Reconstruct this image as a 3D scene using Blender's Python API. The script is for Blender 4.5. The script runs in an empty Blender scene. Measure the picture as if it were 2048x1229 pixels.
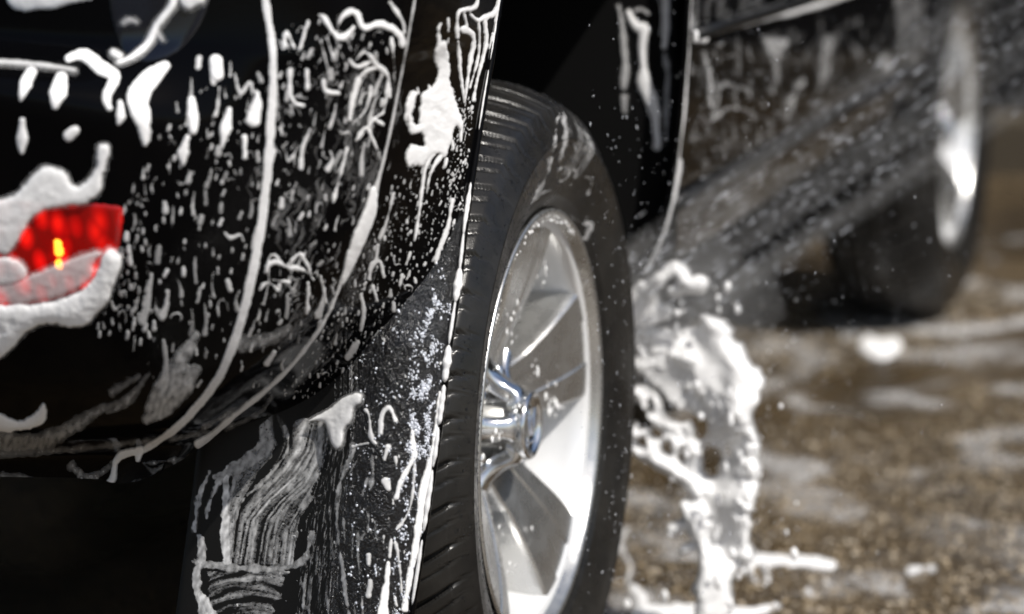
import bpy, bmesh, math, random
import numpy as np
from mathutils import Vector, Matrix
PI = math.pi
random.seed(7)
RNG = np.random.default_rng(7)
SC = bpy.context.scene
COL = SC.collection

# ------------------------------------------------------------------ camera
CAM = np.array([.9401, -3.2771, 1.0822]); YAW = .2961; PITCH = .1736; FPX = 6481.9
FW = np.array([-math.sin(YAW)*math.cos(PITCH), math.cos(YAW)*math.cos(PITCH), -math.sin(PITCH)])
RT = np.array([math.cos(YAW), math.sin(YAW), 0.0]); UP = np.cross(RT, FW)
cd = bpy.data.cameras.new('camera'); cam = bpy.data.objects.new('camera', cd); COL.objects.link(cam)
cam.matrix_world = Matrix(((RT[0], UP[0], -FW[0], CAM[0]), (RT[1], UP[1], -FW[1], CAM[1]),
                           (RT[2], UP[2], -FW[2], CAM[2]), (0, 0, 0, 1)))
cd.sensor_width = 36; cd.lens = FPX/2048*36; cd.clip_start = .05; cd.clip_end = 300
cd.dof.use_dof = True; cd.dof.focus_distance = 3.13; cd.dof.aperture_fstop = 3.4; cd.dof.aperture_blades = 0
SC.camera = cam
SC.render.resolution_x = 1024; SC.render.resolution_y = 614

# ------------------------------------------------------------------ world, sun, exposure
SUN_DIR = Vector((.54, -.31, .78)).normalized()            # towards the sun
w = bpy.data.worlds.new('World'); SC.world = w; w.use_nodes = True
nt = w.node_tree; bgn = nt.nodes['Background']
sky = nt.nodes.new('ShaderNodeTexSky'); sky.sky_type = 'NISHITA'; sky.sun_disc = False
sky.sun_elevation = math.asin(SUN_DIR.z); sky.sun_rotation = math.atan2(SUN_DIR.x, SUN_DIR.y)
sky.air_density = 1.0; sky.dust_density = 2.0
nt.links.new(sky.outputs[0], bgn.inputs[0]); bgn.inputs[1].default_value = .085
sl = bpy.data.lights.new('sun', 'SUN'); sl.energy = 4.2; sl.angle = math.radians(.6); sl.color = (1, .96, .9)
sun = bpy.data.objects.new('sun', sl); COL.objects.link(sun)
sun.rotation_euler = SUN_DIR.to_track_quat('Z', 'Y').to_euler(); sun.location = (3, 1, 5)
SC.view_settings.view_transform = 'Standard'; SC.view_settings.look = 'None'
SC.view_settings.gamma = 1; SC.view_settings.exposure = 0.35
try: SC.cycles.volume_bounces = 0; SC.cycles.max_bounces = 7; SC.cycles.diffuse_bounces = 3; SC.cycles.glossy_bounces = 4; SC.cycles.transmission_bounces = 6; SC.cycles.transparent_max_bounces = 12
except Exception: pass

# ------------------------------------------------------------------ projection helpers
def project(P):
    d = np.asarray(P, float)-CAM
    z = d@FW
    return 1024+FPX*(d@RT)/z, 614.5-FPX*(d@UP)/z
def ray(q):
    return FW+RT*(q[0]-1024)/FPX-UP*(q[1]-614.5)/FPX
def on_plane(q, axis, val):
    d = ray(q); t = (val-CAM[axis])/d[axis]; return CAM+t*d

# ------------------------------------------------------------------ noise
def _h(ix, iy, seed):
    h = (ix.astype(np.int64)*374761393+iy.astype(np.int64)*668265263+seed*1442695041) & 0xFFFFFFFF
    h = ((h ^ (h >> 13))*1274126177) & 0xFFFFFFFF
    h = h ^ (h >> 16)
    return (h & 0xFFFF)/65535.0
def noise(x, y, seed=0):
    x = np.asarray(x, float); y = np.asarray(y, float)
    ix = np.floor(x); iy = np.floor(y); fx = x-ix; fy = y-iy
    u = fx*fx*fx*(fx*(fx*6-15)+10); v = fy*fy*fy*(fy*(fy*6-15)+10)
    def g(a, b):
        ang = _h(ix+a, iy+b, seed)*2*PI
        return np.cos(ang)*(fx-a)+np.sin(ang)*(fy-b)
    return ((g(0, 0)*(1-u)+g(1, 0)*u)*(1-v)+(g(0, 1)*(1-u)+g(1, 1)*u)*v)*1.5
def fbm(x, y, seed=0, o=3):
    s = 0; a = 1
    for k in range(o): s = s+a*noise(x*2**k, y*2**k, seed+k*17); a *= .5
    return s
def sstep(a, b, x):
    t = np.clip((x-a)/(b-a), 0, 1); return t*t*(3-2*t)

# ------------------------------------------------------------------ materials
def mat(name):
    m = bpy.data.materials.new(name); m.use_nodes = True
    return m, m.node_tree, m.node_tree.nodes['Principled BSDF']
def setp(b, **k):
    N = {'col': 'Base Color', 'rough': 'Roughness', 'metal': 'Metallic', 'spec': 'Specular IOR Level', 'coat': 'Coat Weight',
         'coatr': 'Coat Roughness', 'alpha': 'Alpha', 'trans': 'Transmission Weight', 'ior': 'IOR', 'emis': 'Emission Color', 'es': 'Emission Strength', 'sss': 'Subsurface Weight'}
    for a, v in k.items():
        if a in ('col', 'emis'): v = (*v, 1)
        b.inputs[N[a]].default_value = v
def tex_noise(nt, scale, detail=4, rough=.5, coord='Object', vec=None, stretch=None):
    t = nt.nodes.new('ShaderNodeTexNoise'); t.inputs['Scale'].default_value = scale
    t.inputs['Detail'].default_value = detail; t.inputs['Roughness'].default_value = rough
    if vec is None:
        c = nt.nodes.new('ShaderNodeTexCoord'); vec = c.outputs[coord]
    if stretch:
        mp = nt.nodes.new('ShaderNodeMapping'); mp.inputs['Scale'].default_value = stretch
        nt.links.new(vec, mp.inputs[0]); vec = mp.outputs[0]
    nt.links.new(vec, t.inputs['Vector'])
    return t
def ramp(nt, src, stops):
    r = nt.nodes.new('ShaderNodeValToRGB'); e = r.color_ramp.elements
    while len(e) < len(stops): e.new(.5)
    for i, (p, c) in enumerate(stops):
        e[i].position = p; e[i].color = (c, c, c, 1) if not hasattr(c, '__len__') else (*c, 1)
    nt.links.new(src, r.inputs[0]); return r
def add_bump(nt, b, src, strength=.3, dist=.002, prev=None):
    n = nt.nodes.new('ShaderNodeBump'); n.inputs['Strength'].default_value = strength; n.inputs['Distance'].default_value = dist
    nt.links.new(src, n.inputs['Height'])
    if prev is not None: nt.links.new(prev, n.inputs['Normal'])
    nt.links.new(n.outputs[0], b.inputs['Normal']); return n.outputs[0]
M = {}
# black car paint under clear coat, fine water film on it
m, t, b = mat('black_paint'); setp(b, col=(.0015, .0015, .0018), rough=.08, spec=.4, ior=1.2); M['paint'] = m
add_bump(t, b, tex_noise(t, 260, 3).outputs[0], .06, .001)
# rough black plastic
m, t, b = mat('black_plastic'); setp(b, col=(.006, .006, .006), rough=.45, spec=.3); M['plastic'] = m
add_bump(t, b, tex_noise(t, 900, 2).outputs[0], .15, .0006)
# wet black guard plastic: water film wrinkles catch the sky
m, t, b = mat('wet_plastic'); setp(b, col=(.006, .006, .007), rough=.22, spec=.6, coat=.3, coatr=.2); M['wet'] = m
n1 = tex_noise(t, 170, 4, .6, stretch=(1, 1, .45)); n2 = tex_noise(t, 420, 2, .5); pp = add_bump(t, b, n1.outputs[0], 1., .008); add_bump(t, b, n2.outputs[0], .8, .002, pp)
# rubber
m, t, b = mat('tyre_rubber'); M['rubber'] = m
n1 = tex_noise(t, 22, 5, .65); r = ramp(t, n1.outputs[0], [(.35, (.008, .0078, .0075)), (.7, (.019, .0178, .016))]); t.links.new(r.outputs[0], b.inputs['Base Color'])
n2 = tex_noise(t, 9, 4, .6); r2 = ramp(t, n2.outputs[0], [(.35, .18), (.65, .45)]); t.links.new(r2.outputs[0], b.inputs['Roughness']); setp(b, spec=.35)
n3 = tex_noise(t, 700, 3); add_bump(t, b, n3.outputs[0], .22, .0006)
# painted alloy and machined alloy
m, t, b = mat('silver_alloy'); setp(b, col=(.62, .62, .60), rough=.32, metal=.75); M['alloy'] = m
n1 = tex_noise(t, 30, 4, .6); r = ramp(t, n1.outputs[0], [(.3, .24), (.75, .42)]); t.links.new(r.outputs[0], b.inputs['Roughness'])
add_bump(t, b, tex_noise(t, 300, 2).outputs[0], .05, .0006)
m, t, b = mat('barrel_paint'); setp(b, col=(.78, .785, .79), rough=.34, metal=.35); M['barrel'] = m
m, t, b = mat('spoke_alloy'); setp(b, col=(.53, .53, .52), rough=.24, metal=.9); M['spoke'] = m
n1 = tex_noise(t, 40, 4, .6); r = ramp(t, n1.outputs[0], [(.3, .2), (.75, .38)]); t.links.new(r.outputs[0], b.inputs['Roughness'])
m, t, b = mat('machined_alloy'); setp(b, col=(.72, .73, .74), rough=.14, metal=1.0); M['chrome'] = m
add_bump(t, b, tex_noise(t, 120, 2).outputs[0], .05, .0008)
m, t, b = mat('brake_iron'); setp(b, col=(.10, .095, .09), rough=.5, metal=.6); M['iron'] = m
m, t, b = mat('dark_void'); setp(b, col=(.004, .004, .004), rough=.8, spec=.1); M['void'] = m
# foam: attribute "dens" is how thick the suds are; thin suds let what lies under them show
def foam_mat(name, col=(.9, .9, .9), bump=.06, scale=420):
    m, t, b = mat(name); setp(b, col=col, rough=.5, spec=.35)
    a = t.nodes.new('ShaderNodeAttribute'); a.attribute_name = 'dens'
    n1 = tex_noise(t, scale, 3, .6)
    v = t.nodes.new('ShaderNodeTexVoronoi'); v.inputs['Scale'].default_value = scale*1.3
    c = t.nodes.new('ShaderNodeTexCoord'); t.links.new(c.outputs['Object'], v.inputs['Vector'])
    p = add_bump(t, b, n1.outputs[0], bump, .0012); add_bump(t, b, v.outputs[0], bump*.6, .0008, p)
    mu = t.nodes.new('ShaderNodeMath'); mu.operation = 'MULTIPLY_ADD'
    s = t.nodes.new('ShaderNodeMath'); s.operation = 'SUBTRACT'; s.inputs[1].default_value = .5
    t.links.new(n1.outputs[0], s.inputs[0]); t.links.new(s.outputs[0], mu.inputs[0]); mu.inputs[1].default_value = .35
    t.links.new(a.outputs['Fac'], mu.inputs[2]); mu.use_clamp = True
    t.links.new(mu.outputs[0], b.inputs['Alpha'])
    return m
M['foam'] = foam_mat('soap_foam')
m, t, b = mat('foam_solid'); setp(b, col=(.93, .93, .93), rough=.5, spec=.3, sss=.6); b.inputs['Subsurface Radius'].default_value = (.012, .012, .012); b.inputs['Subsurface Scale'].default_value = 1.0; M['foamsolid'] = m
add_bump(t, b, tex_noise(t, 260, 4, .6).outputs[0], .18, .0015)
# water drops
m, t, b = mat('water_drop'); setp(b, col=(.92, .95, 1), rough=.04, trans=1.0, ior=1.33, spec=.6); M['drop'] = m
m, t, b = mat('glare_bead'); setp(b, col=(.66, .69, .76), rough=.16, spec=1.0, coat=.8); M['bead'] = m  # pale bead colour carries the sky and sun glare of the guard
m = bpy.data.materials.new('spray_drop'); m.use_nodes = True; t = m.node_tree; t.nodes.clear(); M['spray'] = m
o = t.nodes.new('ShaderNodeOutputMaterial'); mx = t.nodes.new('ShaderNodeMixShader'); tr = t.nodes.new('ShaderNodeBsdfTransparent')
mx2 = t.nodes.new('ShaderNodeMixShader'); df = t.nodes.new('ShaderNodeBsdfDiffuse'); gl = t.nodes.new('ShaderNodeBsdfGlossy'); gl.inputs['Roughness'].default_value = .25
df.inputs[0].default_value = (.85, .88, .95, 1); mx2.inputs[0].default_value = .35; mx.inputs[0].default_value = .6
t.links.new(df.outputs[0], mx2.inputs[1]); t.links.new(gl.outputs[0], mx2.inputs[2]); t.links.new(tr.outputs[0], mx.inputs[1]); t.links.new(mx2.outputs[0], mx.inputs[2]); t.links.new(mx.outputs[0], o.inputs[0])
def mist_mat(name, dens):
    m = bpy.data.materials.new(name); m.use_nodes = True; t = m.node_tree; t.nodes.clear()
    o = t.nodes.new('ShaderNodeOutputMaterial'); v = t.nodes.new('ShaderNodeVolumePrincipled')
    v.inputs['Color'].default_value = (.96, .94, .91, 1); v.inputs['Density'].default_value = dens; v.inputs['Anisotropy'].default_value = .2
    t.links.new(v.outputs[0], o.inputs['Volume']); return m

# ------------------------------------------------------------------ object helpers
def tag(o, label=None, cat=None, group=None, kind=None):
    if label: o['label'] = label
    if cat: o['category'] = cat
    if group: o['group'] = group
    if kind: o['kind'] = kind
    return o
def empty(name, loc=(0, 0, 0), parent=None):
    o = bpy.data.objects.new(name, None); COL.objects.link(o); o.location = loc
    o.empty_display_size = .05
    if parent: o.parent = parent
    return o
def mesh_obj(name, verts, faces, material, parent=None, smooth=True, attr=None):
    me = bpy.data.meshes.new(name)
    verts = np.asarray(verts, np.float32)
    if isinstance(faces, np.ndarray):
        k = faces.shape[1]; nf = len(faces)
        me.vertices.add(len(verts)); me.vertices.foreach_set('co', verts.ravel())
        me.loops.add(nf*k); me.loops.foreach_set('vertex_index', faces.astype(np.int32).ravel())
        me.polygons.add(nf); me.polygons.foreach_set('loop_start', np.arange(0, nf*k, k, dtype=np.int32))
        me.update(calc_edges=True)
    else:
        me.from_pydata([tuple(map(float, v)) for v in verts], [], faces)
    if attr is not None:
        a = me.attributes.new('dens', 'FLOAT', 'POINT'); a.data.foreach_set('value', np.asarray(attr, np.float32))
    me.polygons.foreach_set('use_smooth', np.full(len(me.polygons), smooth))
    me.materials.append(M[material] if isinstance(material, str) else material); me.update()
    o = bpy.data.objects.new(name, me); COL.objects.link(o)
    if parent: o.parent = parent
    return o
def grid_faces(n, m, wrap=False, flip=False):
    i = np.arange(n if wrap else n-1)[:, None]; j = np.arange(m-1)[None, :]
    a = i*m+j; bb = ((i+1) % n)*m+j
    f = np.stack([a, bb, bb+1, a+1], -1).reshape(-1, 4)
    return f[:, ::-1] if flip else f
def bm_obj(name, bm, material, parent=None, smooth=True):
    me = bpy.data.meshes.new(name); bm.to_mesh(me); bm.free()
    me.polygons.foreach_set('use_smooth', np.full(len(me.polygons), smooth)); me.materials.append(M[material] if isinstance(material, str) else material)
    o = bpy.data.objects.new(name, me); COL.objects.link(o)
    if parent: o.parent = parent
    return o
def box_obj(name, lo, hi, material, parent=None, bev=.01):
    bm = bmesh.new(); bmesh.ops.create_cube(bm, size=1)
    lo = Vector(lo); hi = Vector(hi)
    for v in bm.verts: v.co = Vector((lo[i]+(v.co[i]+.5)*(hi[i]-lo[i]) for i in range(3)))
    if bev: bmesh.ops.bevel(bm, geom=bm.edges[:], offset=bev, segments=2, affect='EDGES')
    return bm_obj(name, bm, material, parent, False)
def tube(path, rad, seg=10, cap=True):
    path = np.asarray(path, float); n = len(path); rad = np.broadcast_to(np.asarray(rad, float), (n,))
    T = np.gradient(path, axis=0); T /= np.linalg.norm(T, axis=1)[:, None]+1e-12
    ref = np.array([0, 0, 1.]) if abs(T[:, 2]).mean() < .8 else np.array([1., 0, 0])
    A = np.cross(T, ref); A /= np.linalg.norm(A, axis=1)[:, None]; B = np.cross(T, A)
    an = np.arange(seg)*2*PI/seg
    V = (path[:, None]+rad[:, None, None]*(A[:, None]*np.cos(an)[None, :, None]+B[:, None]*np.sin(an)[None, :, None])).reshape(-1, 3)
    F = []
    for i in range(n-1):
        for j in range(seg):
            F.append((i*seg+j, i*seg+(j+1) % seg, (i+1)*seg+(j+1) % seg, (i+1)*seg+j))
    if cap: F.append(tuple(range(seg))[::-1]); F.append(tuple((n-1)*seg+j for j in range(seg)))
    return V, F
def cspline(x, Y, xq):
    """natural cubic spline through (x, Y[i]) for vector-valued Y"""
    x = np.asarray(x, float); Y = np.asarray(Y, float); n = len(x); h = np.diff(x)
    A = np.zeros((n, n)); R = np.zeros_like(Y); A[0, 0] = A[-1, -1] = 1
    for i in range(1, n-1):
        A[i, i-1] = h[i-1]; A[i, i] = 2*(h[i-1]+h[i]); A[i, i+1] = h[i]
        R[i] = 6*((Y[i+1]-Y[i])/h[i]-(Y[i]-Y[i-1])/h[i-1])
    S = np.linalg.solve(A, R.reshape(n, -1)).reshape(Y.shape)
    xq = np.asarray(xq, float); k = np.clip(np.searchsorted(x, xq)-1, 0, n-2); hh = h[k]
    sh = (-1,)+(1,)*(Y.ndim-1); a = ((x[k+1]-xq)/hh).reshape(sh); c = ((xq-x[k])/hh).reshape(sh); hh = hh.reshape(sh)
    return a*Y[k]+c*Y[k+1]+((a**3-a)*S[k]+(c**3-c)*S[k+1])*hh**2/6
def normals(P):
    du = np.gradient(P, axis=0); dv = np.gradient(P, axis=1); N = np.cross(du, dv)
    N /= np.linalg.norm(N, axis=2)[:, :, None]+1e-12
    # towards the outside = towards the camera side
    s = np.sign(((CAM-P)*N).sum(2).mean()); return N*s

# ------------------------------------------------------------------ suds lying on a surface: signed distance -> thickness
class Suds:
    def __init__(self, P, scale=2150.):
        self.P = P; self.N = normals(P); self.k = scale
        self.px, self.py = project(P.reshape(-1, 3)); sh = P.shape[:2]
        self.px = self.px.reshape(sh); self.py = self.py.reshape(sh)
        d = np.linalg.norm(np.diff(P, axis=0), axis=2); self.A = np.concatenate([np.zeros((1, sh[1])), np.cumsum(d, 0)])
        d = np.linalg.norm(np.diff(P, axis=1), axis=2); self.B = np.concatenate([np.zeros((sh[0], 1)), np.cumsum(d, 1)], 1)
        self.A = self.A.mean(1)[:, None]*np.ones(sh); 
        self.wob = fbm(self.px/26., self.py/34., 5, 3)*3.2+noise(self.px/7., self.py/9., 9)*1.0     # ragged outlines, px
        self.reset()
    def reset(self):
        sh = self.P.shape[:2]; self.sd = np.full(sh, -1.); self.w = np.full(sh, .002); self.dn = np.full(sh, .0); return self
    def _put(self, sl, sd, w, dn):
        S = self.sd[sl]; g = sd > S
        S[g] = sd[g]; self.w[sl][g] = w; self.dn[sl][g] = dn if np.isscalar(dn) else dn[g]
    def _win(self, x0, y0, x1, y1):
        m = (self.px > x0) & (self.px < x1) & (self.py > y0) & (self.py < y1)
        if not m.any(): return None
        i = np.where(m.any(1))[0]; j = np.where(m.any(0))[0]
        return (slice(i[0], i[-1]+1), slice(j[0], j[-1]+1))
    def stroke(self, pts, wid, dn=1., th=.003, wob=1.):
        pts = np.asarray(pts, float)
        wid = np.broadcast_to(np.asarray(wid, float), (len(pts),)) if not np.isscalar(wid) else np.full(len(pts), float(wid))
        if len(pts) > 2:                                        # smooth the hand-drawn line
            x = np.arange(len(pts)); q = np.linspace(0, len(pts)-1, (len(pts)-1)*5+1)
            wid = np.interp(q, x, wid); pts = cspline(x, pts, q)
        for (a, b, ra, rb) in zip(pts[:-1], pts[1:], wid[:-1]/2, wid[1:]/2):
            r = max(ra, rb)+12
            sl = self._win(min(a[0], b[0])-r, min(a[1], b[1])-r, max(a[0], b[0])+r, max(a[1], b[1])+r)
            if sl is None: continue
            X = self.px[sl]; Y = self.py[sl]; d = b-a; L = d@d+1e-9
            t = np.clip(((X-a[0])*d[0]+(Y-a[1])*d[1])/L, 0, 1)
            D = np.hypot(X-a[0]-t*d[0], Y-a[1]-t*d[1])
            self._put(sl, (ra+(rb-ra)*t-D+self.wob[sl]*wob*min(1, r/16))/self.k, th, dn)
        return self
    def poly(self, pts, dn=1., th=.004, wob=1.):
        pts = np.asarray(pts, float)
        for _ in range(2):                                      # round the hand-drawn corners
            nx = np.roll(pts, -1, 0); pts = np.stack([pts*.75+nx*.25, pts*.25+nx*.75], 1).reshape(-1, 2)
        sl = self._win(pts[:, 0].min()-14, pts[:, 1].min()-14, pts[:, 0].max()+14, pts[:, 1].max()+14)
        if sl is None: return self
        X = self.px[sl]; Y = self.py[sl]; D = np.full(X.shape, 1e9); ins = np.zeros(X.shape, bool)
        for a, b in zip(pts, np.roll(pts, -1, 0)):
            d = b-a; L = d@d+1e-9; t = np.clip(((X-a[0])*d[0]+(Y-a[1])*d[1])/L, 0, 1)
            D = np.minimum(D, np.hypot(X-a[0]-t*d[0], Y-a[1]-t*d[1]))
            c = ((a[1] > Y) != (b[1] > Y)) & (X < (b[0]-a[0])*(Y-a[1])/(b[1]-a[1]+1e-12)+a[0]); ins ^= c
        self._put(sl, (np.where(ins, D, -D)+self.wob[sl]*wob)/self.k, th, dn); return self
    def field(self, sd, th=.0015, dn=1.):
        self._put((slice(None), slice(None)), sd, th, dn); return self
    def dots(self, n, region, size=(2, 5), elong=(1, 3), dn=(.7, 1), th=.0015, seed=1, lean=0., gap=1.25, hooks=.12):
        r = np.random.default_rng(seed); poly = np.asarray(region, float); lo = poly.min(0); hi = poly.max(0)
        k = 0; tries = 0; done = []
        while k < n and tries < n*14:
            tries += 1; x, y = lo+r.random(2)*(hi-lo); ins = False
            x += r.normal()*10; y += r.normal()*14
            for a, b in zip(poly, np.roll(poly, -1, 0)):
                if (a[1] > y) != (b[1] > y) and x < (b[0]-a[0])*(y-a[1])/(b[1]-a[1])+a[0]: ins = not ins
            if not ins: continue
            s = size[0]+(size[1]-size[0])*r.random()**2; e = s*(elong[0]+(elong[1]-elong[0])*r.random()**2)
            if done:
                q = np.array(done); 
                if (((q[:, 0]-x)/(s*gap+q[:, 2]*.6))**2+((q[:, 1]-y)/(e*.75+q[:, 3]*.55))**2 < 1).any(): continue
            x += r.normal()*4*hooks; y += r.normal()*4*hooks
            done.append((x, y, s, e)); l = lean*e+r.normal()*e*.14; d_ = dn[0]+(dn[1]-dn[0])*r.random(); k += 1
            v = r.random()
            if v < hooks:                                        # hook or open loop
                g = r.choice((-1, 1)); w_ = s*r.uniform(1., 1.8)*g; h_ = e*.6
                self.stroke([(x-w_*.2, y+h_), (x-w_*.35, y), (x, y-h_*.8), (x+w_*.8, y-h_*.5), (x+w_, y+h_*r.uniform(-.2, .7))], s*np.array([.45, .6, .55, .6, .4]), d_, th, .6)
            elif v < hooks*1.6:
                self.stroke([(x-s*.8, y-e*.3), (x, y+e*.15), (x+s*1.1, y-e*.1), (x+s*1.6, y+e*.4)], s*np.array([.4, .65, .5, .35]), d_, th, .6)
            elif e > 2.6*s: self.stroke([(x-l/2, y-e/2), (x+l*.1+r.normal()*s*.25, y), (x+l/2, y+e/2)], s*np.array([.45, .75, 1.05])*r.uniform(.75, 1.1), d_, th, .6)
            else: self.stroke([(x, y-e/3), (x+l, y+e/3)], s*np.array([.8, 1.]), d_, th, .6)
        return self
    def build(self, name, material='foam', parent=None, lift=0., lump=1., soft=.0015):
        d = np.clip(self.sd/np.maximum(self.w, 1e-5), -1, 1)
        h = np.where(d > 0, self.w*np.sqrt(np.clip(1-(1-np.clip(d, 0, 1))**2, 0, 1))*np.where(self.w < .003, .2, .3), -.0007+np.clip(self.sd, -.002, 0)*.3)
        big = np.clip(self.sd/.02, 0, 1); h = h+np.where(d > 0, big*.0010*lump*(.6+fbm(self.px/30., self.py/30., 31, 3)), 0)
        keep = self.sd > -.0016
        c = keep[:-1, :-1] | keep[1:, :-1] | keep[:-1, 1:] | keep[1:, 1:]
        n, mm = self.sd.shape; F = grid_faces(n, mm)[c.ravel()]
        V = (self.P+self.N*(h+lift)[:, :, None]).reshape(-1, 3)
        u, inv = np.unique(F, return_inverse=True); F = inv.reshape(F.shape)
        thin = np.clip((self.sd+.0002)/soft, 0.0, 1); thin = thin*.85+.15 if soft < .002 else thin**.8*(.75+.5*noise(self.px/9.+self.py/40., self.py/16., 57))
        o = mesh_obj(name, V[u], F, material, parent, True, (self.dn*thin).ravel()[u])
        self.reset(); return o
def sc(pts, k, ox=0, oy=0):
    return [(x/k+ox, y/k+oy) for x, y in pts]

# ================================================================== GROUND
def ground_h(x, y): return -.021+.004*noise(x*1.3, y*1.3, 3)+.0015*noise(x*9, y*9, 4)
m, t, b = mat('wet_aggregate'); M['ground'] = m
c = t.nodes.new('ShaderNodeTexCoord')
v = t.nodes.new('ShaderNodeTexVoronoi'); v.inputs['Scale'].default_value = 120; t.links.new(c.outputs['Object'], v.inputs['Vector'])
n1 = tex_noise(t, 3.0, 5, .6, vec=c.outputs['Object'], stretch=(1, .45, 1)); r1 = ramp(t, n1.outputs[0], [(.32, (.034, .026, .017)), (.68, (.115, .09, .058))])
mxn = t.nodes.new('ShaderNodeMixRGB'); mxn.blend_type = 'MULTIPLY'; mxn.inputs[0].default_value = .75
sp = t.nodes.new('ShaderNodeSeparateColor'); t.links.new(v.outputs['Color'], sp.inputs[0]); r2 = ramp(t, sp.outputs[0], [(0, (.35, .3, .25)), (1, (1.5, 1.35, 1.1))])
t.links.new(r1.outputs[0], mxn.inputs[1]); t.links.new(r2.outputs[0], mxn.inputs[2]); t.links.new(mxn.outputs[0], b.inputs['Base Color'])
n2 = tex_noise(t, 2.2, 3, .5, vec=c.outputs['Object'], stretch=(1, .5, 1)); r3 = ramp(t, n2.outputs[0], [(.4, .12), (.62, .5)]); t.links.new(r3.outputs[0], b.inputs['Roughness'])
add_bump(t, b, v.outputs['Distance'], .5, .004)
gx = np.concatenate([[-60, -20, -8, -4], np.linspace(-2, 1.6, 60), [3, 6, 20, 60]]); gy = np.concatenate([[-60, -20, -6, -2], np.linspace(-.5, 5.5, 90), [8, 20, 80]])
X, Y = np.meshgrid(gx, gy, indexing='ij'); P = np.stack([X, Y, ground_h(X, Y)], -1).reshape(-1, 3)
tag(mesh_obj('ground', P, grid_faces(len(gx), len(gy)), 'ground'), kind='structure')

# pebbles set in the ground where the photograph resolves them
def blobs(name, C, R, material, parent=None, stretch=None, sub=1, jit=.18, flat=None):
    bm = bmesh.new(); bmesh.ops.create_icosphere(bm, subdivisions=sub, radius=1)
    bv = np.array([v.co for v in bm.verts]); bf = np.array([[v.index for v in f.verts] for f in bm.faces]); bm.free()
    n = len(C); R = np.asarray(R, float)
    if R.ndim == 1: R = np.repeat(R[:, None], 3, 1)
    V = bv[None]*(1+jit*RNG.normal(size=(n, len(bv), 1)))
    an = RNG.random(n)*2*PI; V = V*R[:, None]
    if stretch is None:
        ca, sa = np.cos(an)[:, None], np.sin(an)[:, None]; V = np.stack([V[..., 0]*ca-V[..., 1]*sa, V[..., 0]*sa+V[..., 1]*ca, V[..., 2]], -1)
    else:
        d = np.asarray(stretch, float); V = V+(V@np.ones(1) if False else 0)
    V = V+np.asarray(C)[:, None]
    F = (bf[None]+(np.arange(n)*len(bv))[:, None, None]).reshape(-1, 3)
    return mesh_obj(name, V.reshape(-1, 3), F, material, parent, True)
m, t, b = mat('pebble_stone'); M['pebble'] = m
c = t.nodes.new('ShaderNodeTexCoord'); v = t.nodes.new('ShaderNodeTexVoronoi'); v.inputs['Scale'].default_value = 75; t.links.new(c.outputs['Object'], v.inputs['Vector'])
sp = t.nodes.new('ShaderNodeSeparateColor'); t.links.new(v.outputs['Color'], sp.inputs[0])
r = ramp(t, sp.outputs[0], [(0, (.04, .03, .02)), (.5, (.13, .098, .058)), (.85, (.24, .185, .115)), (1, (.36, .31, .24))]); t.links.new(r.outputs[0], b.inputs['Base Color']); setp(b, rough=.35, spec=.5)
n = 21000
y = .35+3.0*RNG.random(n)**1.35; x = -.55+1.25*RNG.random(n)+(y-.5)*-.02
keep = fbm(x*2.4, y*1.1, 50, 3) > -.25+.35*RNG.random(n)-.2*(x > .18); x, y = x[keep], y[keep]
R = .0028+.0042*RNG.random(len(x))**2
C = np.stack([x, y, ground_h(x, y)+R*.15], -1)
tag(blobs('pebbles', C, np.stack([R, R*(.7+.5*RNG.random(len(R))), R*.75], -1), 'pebble'), 'small brown and tan stones set in the wet ground beside the car', 'pebbles', kind='stuff')

# dark wall beyond the car with a low step at its foot
wall = tag(empty('wall', (0, 5.3, 0)), 'dark wall beyond the front wheel, a brown step at its foot', 'wall')
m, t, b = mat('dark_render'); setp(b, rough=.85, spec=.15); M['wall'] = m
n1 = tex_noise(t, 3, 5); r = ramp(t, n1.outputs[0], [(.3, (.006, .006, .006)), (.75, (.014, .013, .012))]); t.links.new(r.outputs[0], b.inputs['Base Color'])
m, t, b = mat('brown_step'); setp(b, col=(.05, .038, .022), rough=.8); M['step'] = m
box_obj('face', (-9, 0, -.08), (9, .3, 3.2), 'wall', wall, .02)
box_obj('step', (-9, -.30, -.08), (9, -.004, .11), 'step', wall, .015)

# ================================================================== CAR
car = tag(empty('car', (0, 0, 0)), 'black car covered in soap suds, seen from behind along its side', 'car')
WR = .353                                                  # wheel radius
# ---- body sections traced along the panel joints; each station is a vertical section through the skin
LIP_PX = [(1000, 0), (985, 100), (968, 200), (948, 330), (930, 450), (918, 560), (900, 680), (888, 780), (872, 900), (850, 1050), (822, 1229), (806, 1330)]
LIP_X = [.030, .030, .030, .030, .029, .027, .024, .020, .014, .004, -.010, -.018]
LIP = np.array([on_plane(q, 0, x) for q, x in zip(LIP_PX, LIP_X)])       # rear edge of the wheel arch
top = LIP[0]+np.array([0, .06, .10]); LIPX = np.vstack([top+np.array([0, .05, .12]), top, LIP])
def lip_at(z): return np.array([np.interp(-z, -LIPX[:, 2], LIPX[:, i]) for i in range(3)])
zL = [1.1, .86, .80, .745, .69, .64, .585, .54, .50, .465, .445, .43]
offL = [(0, 0)]*6+[(-.012, -.002), (-.040, .005), (-.075, .01), (-.125, .02), (-.18, .05), (-.24, .08)]
stL = np.array([lip_at(z)*np.array([1, 1, 0])+np.array([o[0], o[1]+.002, z]) for z, o in zip(zL, offL)])
g2 = [(.045, 1.1), (.039, .859), (.026, .802), (.013, .744), (-.006, .672), (-.031, .616), (-.058, .568), (-.091, .528), (-.131, .492), (-.176, .459), (-.205, .44), (-.225, .418)]
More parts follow.
